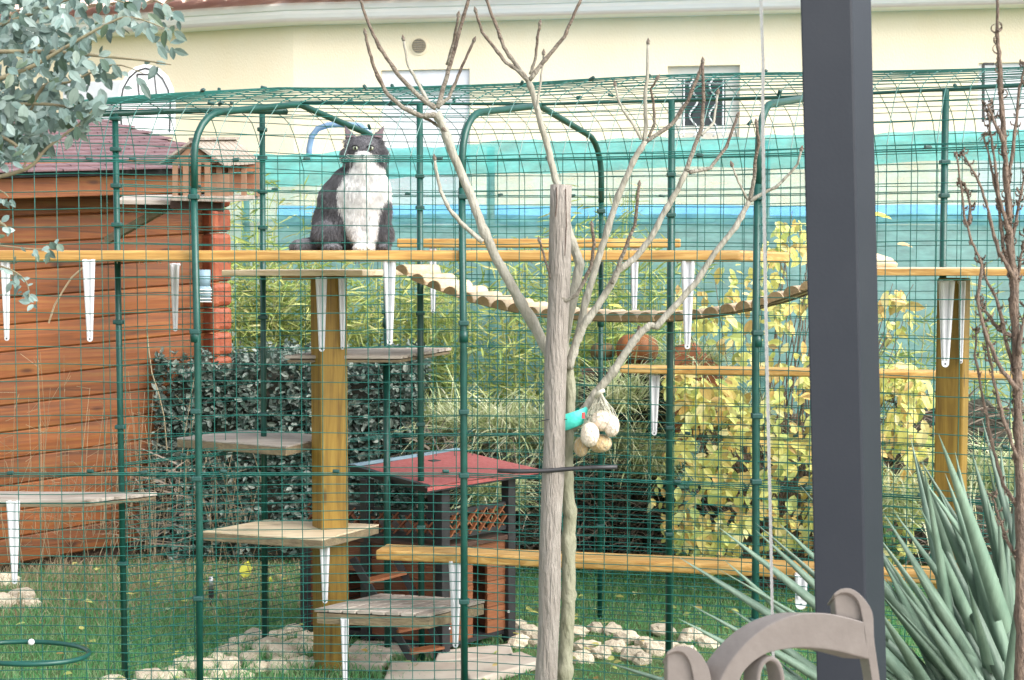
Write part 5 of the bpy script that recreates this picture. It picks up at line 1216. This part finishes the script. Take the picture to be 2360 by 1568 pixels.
# white string
s = MB(); pts = [at(1752, -20, 2.9), at(1758, 150, 2.9), at(1757, 250, 2.9), at(1762, 600, 2.9), at(1768, 900, 2.9), at(1775, 1200, 2.9), at(1781, 1500, 2.9), at(1783, 1590, 2.9)]
for ph in (0, 2.1, 4.2):
    q = []
    for i in range(len(pts) - 1):
        for k_ in range(24): t = k_ / 24; a_ = (i + t) * 34 + ph; q.append(pts[i].lerp(pts[i + 1], t) + V(math.cos(a_) * .0016, math.sin(a_) * .0016, 0))
    s.tube(q, .0023, 4)
tag(build(s, 'string', 'string', smooth=True), 'white twisted string hanging straight down left of the dark metal post', 'string')
# chair
CD = 2.45
ch = thing('garden_chair', 'taupe painted metal garden chair with arched back and curled finials', 'chair', V(at(1830, 1600, CD).x, CD, 0.05))
def cp(u, v, o=0): p = at(u, v, CD + o); return p
def smoothpts(pts, k_=6):
    out = []
    n = len(pts)
    for i in range(n - 1):
        p0_, p1_, p2_, p3_ = pts[max(i - 1, 0)], pts[i], pts[i + 1], pts[min(i + 2, n - 1)]
        for j in range(k_):
            t = j / k_; out.append(tuple(.5 * ((2 * p1_[c]) + (-p0_[c] + p2_[c]) * t + (2 * p0_[c] - 5 * p1_[c] + 4 * p2_[c] - p3_[c]) * t * t + (-p0_[c] + 3 * p1_[c] - 3 * p2_[c] + p3_[c]) * t ** 3) for c in range(2)))
    out.append(pts[-1]); return out
def strip(name, outer, inner, depth, shift, bev=.003):
    """flat bar between two outlines in the back plane, given real depth"""
    n = 60
    def rs(p):
        p = smoothpts(p, 10); idx = np.linspace(0, len(p) - 1, n); return [(np.interp(i, range(len(p)), [q[0] for q in p]), np.interp(i, range(len(p)), [q[1] for q in p])) for i in idx]
    o_, i_ = rs(outer), rs(inner); s = MB(); sh_ = V(*shift)
    for (a_, b2) in zip(o_, i_): p, q = cp(*a_), cp(*b2); s.v += [tuple(p), tuple(q), tuple(q + sh_), tuple(p + sh_)]
    for i in range(n - 1):
        a_ = i * 4
        for j in range(4): s.f.append((a_ + j, a_ + (j + 1) % 4, a_ + 4 + (j + 1) % 4, a_ + 4 + j))
    s.f += [(3, 2, 1, 0), tuple((n - 1) * 4 + j for j in range(4))]
    return build(s, name, 'taupe', ch, smooth=False, bevel=bev)
strip('back_arch', [(1637, 1640), (1650, 1590), (1680, 1530), (1727, 1474), (1780, 1436), (1840, 1415), (1900, 1413), (1950, 1422), (1993, 1434)], [(1690, 1640), (1706, 1565), (1728, 1533), (1757, 1512), (1785, 1501), (1830, 1494), (1870, 1494), (1930, 1501), (2004, 1520)], .05, (-.036, .035, -.008))
strip('stile', [(1921, 1368), (1938, 1357), (1962, 1357), (1988, 1376), (2010, 1412), (2014, 1470), (2022, 1530), (2032, 1600), (2040, 1660)], [(1922, 1374), (1940, 1366), (1960, 1369), (1977, 1386), (1987, 1425), (1992, 1470), (2003, 1530), (2013, 1600), (2020, 1660)], .05, (-.004, .035, -.026))
strip('stile', [(1536, 1503), (1558, 1490), (1588, 1490), (1614, 1508), (1634, 1545), (1642, 1600), (1645, 1660)], [(1537, 1509), (1557, 1501), (1576, 1506), (1590, 1528), (1598, 1565), (1602, 1610), (1604, 1660)], .05, (-.004, .035, -.026))
for poly in ([(1922, 1373), (1940, 1365), (1960, 1368), (1977, 1385), (1985, 1405), (1989, 1434), (1960, 1426), (1926, 1421)], [(1537, 1508), (1557, 1500), (1576, 1505), (1590, 1527), (1598, 1565), (1603, 1660), (1537, 1660)]):
    m_ = MB(); m_.prism([cp(x, y, .008) for x, y in poly[::-1]], (-.004, .02, -.012)); build(m_, 'finial_plate', 'taupe', ch, bevel=.002)
strip('scroll', [(1745, 1640), (1744, 1570), (1752, 1532), (1772, 1514), (1794, 1520), (1806, 1545), (1812, 1590), (1818, 1640)], [(1754, 1640), (1753, 1572), (1759, 1540), (1773, 1525), (1788, 1530), (1797, 1550), (1803, 1592), (1809, 1640)], .03, (-.02, .03, 0))
for u in (1630, 2028):
    s = MB(); p = at(u, 1630, CD); s.beam(V(p.x, p.y + .02, p.z), V(p.x, p.y + .05, .05), .025, .025); build(s, 'leg', 'taupe', ch)
    s = MB(); s.beam(V(p.x, p.y - .42, .48), V(p.x, p.y - .44, .05), .025, .025); build(s, 'leg', 'taupe', ch)
s = MB(); p0, p1 = at(1630, 1630, CD), at(2028, 1630, CD); s.slab([V(p0.x, CD - .44, .5), V(p1.x, CD - .44, .5), V(p1.x, CD + .03, .5), V(p0.x, CD + .03, .5)], .02); build(s, 'seat', 'taupe', ch, bevel=.005)

# sword-leaved plant at the lower right
random.seed(4)
ag = thing('yucca', 'grey-green spiky yucca with long sword leaves at bottom right', 'yucca', V(at(2270, 1640, 3.35).x, 3.35, 0))
s = MB(); c = at(2250, 1700, 3.35); s.tube([V(c.x, c.y, 0), V(c.x, c.y, c.z)], [.06, .05], 10); build(s, 'trunk', 'drystalk', ag, smooth=True)
def sword(tip, base, D0_, D1, W_):
    a_, b2 = at(*base, D0_), at(*tip, D1)
    if base[1] < 1760: a_ = a_ + (a_ - b2).normalized() * .18
    d = b2 - a_; vw = (a_ - V(0, 0, EYE)).normalized(); r_ = d.cross(vw).normalized(); up2 = r_.cross(d).normalized(); s = MB(); n = 12
    W_ = W_ * D0_ / FPX; tw = U(-.5, .5)
    rr = (r_ * math.cos(tw) + up2 * math.sin(tw)); uu = d.normalized().cross(rr)
    for i in range(n + 1):
        t = i / n; w_ = W_ * (.75 + .6 * t - 1.35 * t ** 2.2) if t < 1 else .0004; w_ = max(w_, .0004) / 2 * 1.15; c_ = a_ + d * t + V(0, 0, .02 * math.sin(t * math.pi) * d.length) + uu * .0
        s.v += [tuple(c_ - rr * w_), tuple(c_ - rr * w_ * .5 - uu * w_ * .32), tuple(c_ + rr * w_ * .5 - uu * w_ * .32), tuple(c_ + rr * w_), tuple(c_ + uu * w_ * .15)]
    for i in range(n):
        for j in range(5): a2 = i * 5; s.f.append((a2 + j, a2 + (j + 1) % 5, a2 + 5 + (j + 1) % 5, a2 + 5 + j))
    build(s, 'leaf', 'agave', ag, smooth=True)
SW = [((1390, 1524), (2080, 1790), 36), ((1562, 1425), (2080, 1740), 42), ((1590, 1393), (2120, 1730), 34), ((1562, 1283), (2140, 1690), 46), ((1655, 1312), (2150, 1640), 24), ((1655, 1215), (2160, 1650), 44), ((1668, 1290), (2100, 1720), 40), ((1741, 1222), (2150, 1640), 42), ((1795, 1206), (2180, 1620), 44), ((1838, 1112), (2200, 1600), 38), ((1740, 1205), (2150, 1600), 30),
      ((1970, 1180), (2290, 1740), 50), ((2035, 1182), (2300, 1640), 44), ((2036, 1275), (2290, 1700), 46), ((2040, 1300), (2250, 1760), 52), ((2060, 1335), (2330, 1730), 40), ((2086, 1262), (2310, 1700), 44), ((2098, 1010), (2230, 1640), 44), ((2108, 1046), (2260, 1560), 50), ((2130, 1100), (2330, 1560), 54), ((2162, 1000), (2330, 1500), 50), ((2120, 1060), (2350, 1480), 40), ((2200, 1040), (2300, 1560), 44), ((2200, 1100), (2360, 1600), 46), ((2240, 1045), (2370, 1560), 54), ((2262, 965), (2370, 1400), 32), ((2305, 1030), (2340, 1600), 58), ((2340, 1060), (2350, 1700), 60), ((2380, 1100), (2370, 1700), 60), ((2320, 1200), (2320, 1700), 56), ((2255, 1230), (2330, 1720), 56), ((2180, 1230), (2300, 1720), 50), ((2030, 1410), (2250, 1800), 50), ((2030, 1500), (2230, 1850), 44), ((2100, 1300), (2330, 1720), 56), ((2160, 1330), (2360, 1760), 56), ((2040, 1330), (2290, 1800), 46), ((2140, 1180), (2320, 1600), 40), ((2060, 1180), (2310, 1560), 36), ((1740, 1500), (2090, 1800), 46), ((1790, 1520), (2100, 1820), 44), ((1900, 1330), (2200, 1720), 40), ((1680, 1400), (2120, 1760), 38)]
for (tp, bs, W_) in list(SW): SW.append(((tp[0] + U(-45, 45), tp[1] + U(20, 160)), (bs[0] + U(-30, 30), bs[1]), W_ * .8)) if tp[0] > 1950 else None
for (tp, bs, W_) in SW: sword(tp, bs, 3.35 + U(-.06, .12), 3.35 + U(-.25, .25), W_ * .82)
# dried stalk
DD = 3.05
ds = thing('dried_stalk', 'tall dried brown flower stalk with curled shrivelled leaves at the right edge', 'dried plant', V(at(2350, 1568, DD).x, DD, 0))
def dlimb(nm, pts, r0, r1, off=0, m_n='drystalk'):
    s = MB(); P_ = []; n = len(pts)
    for i in range(n - 1):
        for k_ in range(5): t = k_ / 5; P_.append((pts[i][0] * (1 - t) + pts[i + 1][0] * t + U(-1.6, 1.6), pts[i][1] * (1 - t) + pts[i + 1][1] * t, (i + t) / (n - 1)))
    P_.append((*pts[-1], 1)); s.tube([at(x, y, DD + off) for x, y, _ in P_], [(r0 + (r1 - r0) * t) * DD / FPX / 2 * .68 * U(.8, 1.25) for _, _, t in P_], 7); return build(s, nm, m_n, ds, smooth=True)
p_ = at(2350, 1620, DD); s = MB(); s.tube([V(p_.x, p_.y, 0), p_], .018, 8); build(s, 'stalk_base', 'drystalk', ds)
main = [(2350, 1620), (2352, 1500), (2350, 1300), (2352, 1180), (2346, 1050), (2345, 900), (2340, 780), (2334, 650), (2326, 540), (2320, 430), (2312, 330), (2308, 250), (2304, 150), (2296, 80), (2297, 0)]
dlimb('stalk', main, 44, 9)
brs = [[(2348, 900), (2320, 800), (2300, 700), (2270, 640), (2262, 600)], [(2345, 1060), (2310, 960), (2290, 880), (2275, 800), (2262, 740)], [(2350, 1180), (2312, 1120), (2290, 1040), (2270, 950), (2246, 820), (2250, 760)], [(2346, 900), (2305, 850), (2270, 770), (2252, 700), (2262, 610), (2240, 560), (2222, 500), (2203, 355)],
       [(2336, 640), (2300, 580), (2280, 500), (2262, 440), (2240, 390), (2217, 355)], [(2332, 640), (2310, 560), (2300, 470), (2285, 390), (2265, 310)], [(2325, 540), (2300, 450), (2290, 360), (2275, 260)], [(2330, 560), (2345, 480), (2362, 400)], [(2320, 430), (2335, 330), (2350, 200), (2362, 150)], [(2312, 330), (2290, 280), (2275, 240)], [(2345, 820), (2365, 700)], [(2350, 1300), (2322, 1250), (2300, 1190), (2285, 1140)], [(2340, 780), (2300, 760), (2272, 722), (2255, 690)], [(2334, 690), (2350, 600), (2365, 540)], [(2230, 520), (2236, 480), (2222, 420)]]
for b_ in brs:
    o = dlimb('branch', b_, 15, 6, U(-.03, .03)); s = MB()
    for k_ in range(16):
        i = random.randrange(len(b_) - 1); t = random.random(); x = b_[i][0] * (1 - t) + b_[i + 1][0] * t; y = b_[i][1] * (1 - t) + b_[i + 1][1] * t
        if k_ < 4: x, y = b_[-1][0] + U(-6, 6), b_[-1][1] + U(-6, 6)
        sg = random.choice((-1, 1)); R_ = U(5, 13); a0 = U(0, 1.5); P2 = [at(x + sg * R_ * (math.sin(a_)) , y - R_ * (1 - math.cos(a_)) * .7 + (6 * a_ if a_ > 2 else 0), DD + U(-.01, .01)) for a_ in np.linspace(0, U(2.4, 4.4), 9)]
        s.tube(P2, [.0016, .002, .0018, .0016, .0014, .0012, .001, .0008, .0005], 4)
    build(s, 'shrivelled_leaves', 'drystalk', o)
s = MB()
for k_ in range(60):
    v = U(20, 1100); x = np.interp(v, [q[1] for q in main[::-1]], [q[0] for q in main[::-1]]); sg = random.choice((-1, 1)); R_ = U(6, 15); s.tube([at(x + sg * R_ * math.sin(a_), v - R_ * (1 - math.cos(a_)) * .8, DD + U(-.01, .01)) for a_ in np.linspace(0, U(2.2, 4), 8)], [.0016, .002, .0018, .0016, .0013, .0011, .0009, .0005], 4)
stuff(build(s, 'curled_leaves', 'drystalk', ds))
# eucalyptus overhanging at upper left
random.seed(8)
eu = thing('eucalyptus', 'blue-grey eucalyptus branches with oval leaves hanging in at top left', 'eucalyptus tree', V(-1.9, 3.6, 0))
s = MB(); s.tube([V(-1.9, 3.6, 0), V(-1.88, 3.6, 1.4), V(-1.8, 3.58, 2.2), V(-1.7, 3.55, 3.2)], [.05, .045, .035, .02], 10); build(s, 'trunk', 'euctwig', eu, smooth=True)
ED = 3.5
EB = [[(-60, 420), (60, 390), (110, 340), (190, 280), (230, 230)], [(-60, 200), (60, 160), (150, 110), (240, 60), (300, 40), (390, 70)], [(-60, 330), (40, 300), (100, 200), (160, 190), (260, 150), (330, 170)], [(-60, 80), (80, 30), (200, -10), (330, 20)], [(-60, 120), (120, 120), (230, 130), (330, 140), (395, 150)],
      [(-60, 250), (80, 240), (170, 250), (215, 275)], [(-50, 560), (30, 570), (90, 575), (145, 570)], [(-60, 600), (20, 620), (60, 650), (68, 690)], [(-60, 430), (0, 440), (20, 455)], [(-60, 290), (30, 330), (60, 370), (40, 400)], [(-60, 0), (100, -20), (260, -30), (400, 20)], [(-60, 480), (10, 520), (15, 540)], [(-60, -20), (60, 60), (120, 90), (200, 95)], [(-40, 180), (20, 260), (60, 300), (140, 330)]]
LV = []
for bi, b_ in enumerate(EB):
    s = MB(); off = U(-.15, .15); s.tube([at(x, y, ED + off) for x, y in smoothpts(b_, 4)], list(np.linspace(.006 if bi not in (6, 7, 8) else .003, .0012, len(smoothpts(b_, 4)))), 6); build(s, 'branch', 'euctwig', eu, smooth=True)
    n = {6: 26, 7: 30, 8: 14, 11: 14}.get(bi, 105)
    for _ in range(n):
        i = random.randrange(len(b_) - 1); t = random.random(); x = b_[i][0] * (1 - t) + b_[i + 1][0] * t; y = b_[i][1] * (1 - t) + b_[i + 1][1] * t
        sp = max(6, 50 * (1 - max(0, x) / 360)) if n > 50 else 12
        if n > 50 and x > 150 and random.random() < (x - 150) / 330: continue
        LV.append((x + random.gauss(0, sp * .7), y + random.gauss(0, sp * .6) + 8, ED + off + U(-.15, .15), .7 if n < 50 else 1))
    # hanging tip leaves on the outer end
    for _ in range(8 if n > 50 else 0): x, y = b_[-1]; LV.append((x + U(-45, 12), y + U(-5, 45), ED + off, 1.1))
for _ in range(420): LV.append((U(-30, 250) * U(.4, 1), U(-20, 330), ED + U(-.1, .3), 1))
LV = [l_ for l_ in LV if l_[3] < .8 or l_[1] < 380 - .55 * max(0, l_[0] - 20) - (0 if l_[0] < 250 else (l_[0] - 250) * .3) + random.gauss(0, 12)]
LV = [l_ for l_ in LV if not (262 < l_[0] < 405 and 120 < l_[1] < 320 and random.random() < .62)]
LV.sort(key=lambda q: q[2]); sfm = MB(); lm = MB(); lm.leaf((0, 0, 0), (0, 0, -1), (0, -1, 0), 1, .55, .08); leaf0 = None
for k_, (x, y, D, sc) in enumerate(LV):
    p = at(x, y, D); d = V(U(-.9, 1), U(-.6, .6), U(-1.4, .15)).normalized(); nrm = (V(U(-.8, .8), -1, U(-.2, .8))).normalized(); L_ = U(.020, .044) * sc; 
    if k_ % max(1, len(LV) // 298) == 0 and k_ // max(1, len(LV) // 298) < 298:
        if leaf0 is None: leaf0 = build(lm, 'leaf', 'euc', eu); o = leaf0
        else: o = inst(leaf0, eu)
        za = -d; ya = (nrm - za * nrm.dot(za)).normalized() * -1; xa = ya.cross(za); o.rotation_euler = Matrix((xa, ya, za)).transposed().to_euler(); o.scale = (L_ * U(.8, 1.3), L_, L_); o.location = p - ORI[eu.name]
    else: sfm.leaf(p, d, nrm, L_, L_ * U(.4, .62), .08)
stuff(build(sfm, 'foliage', 'euc', eu))
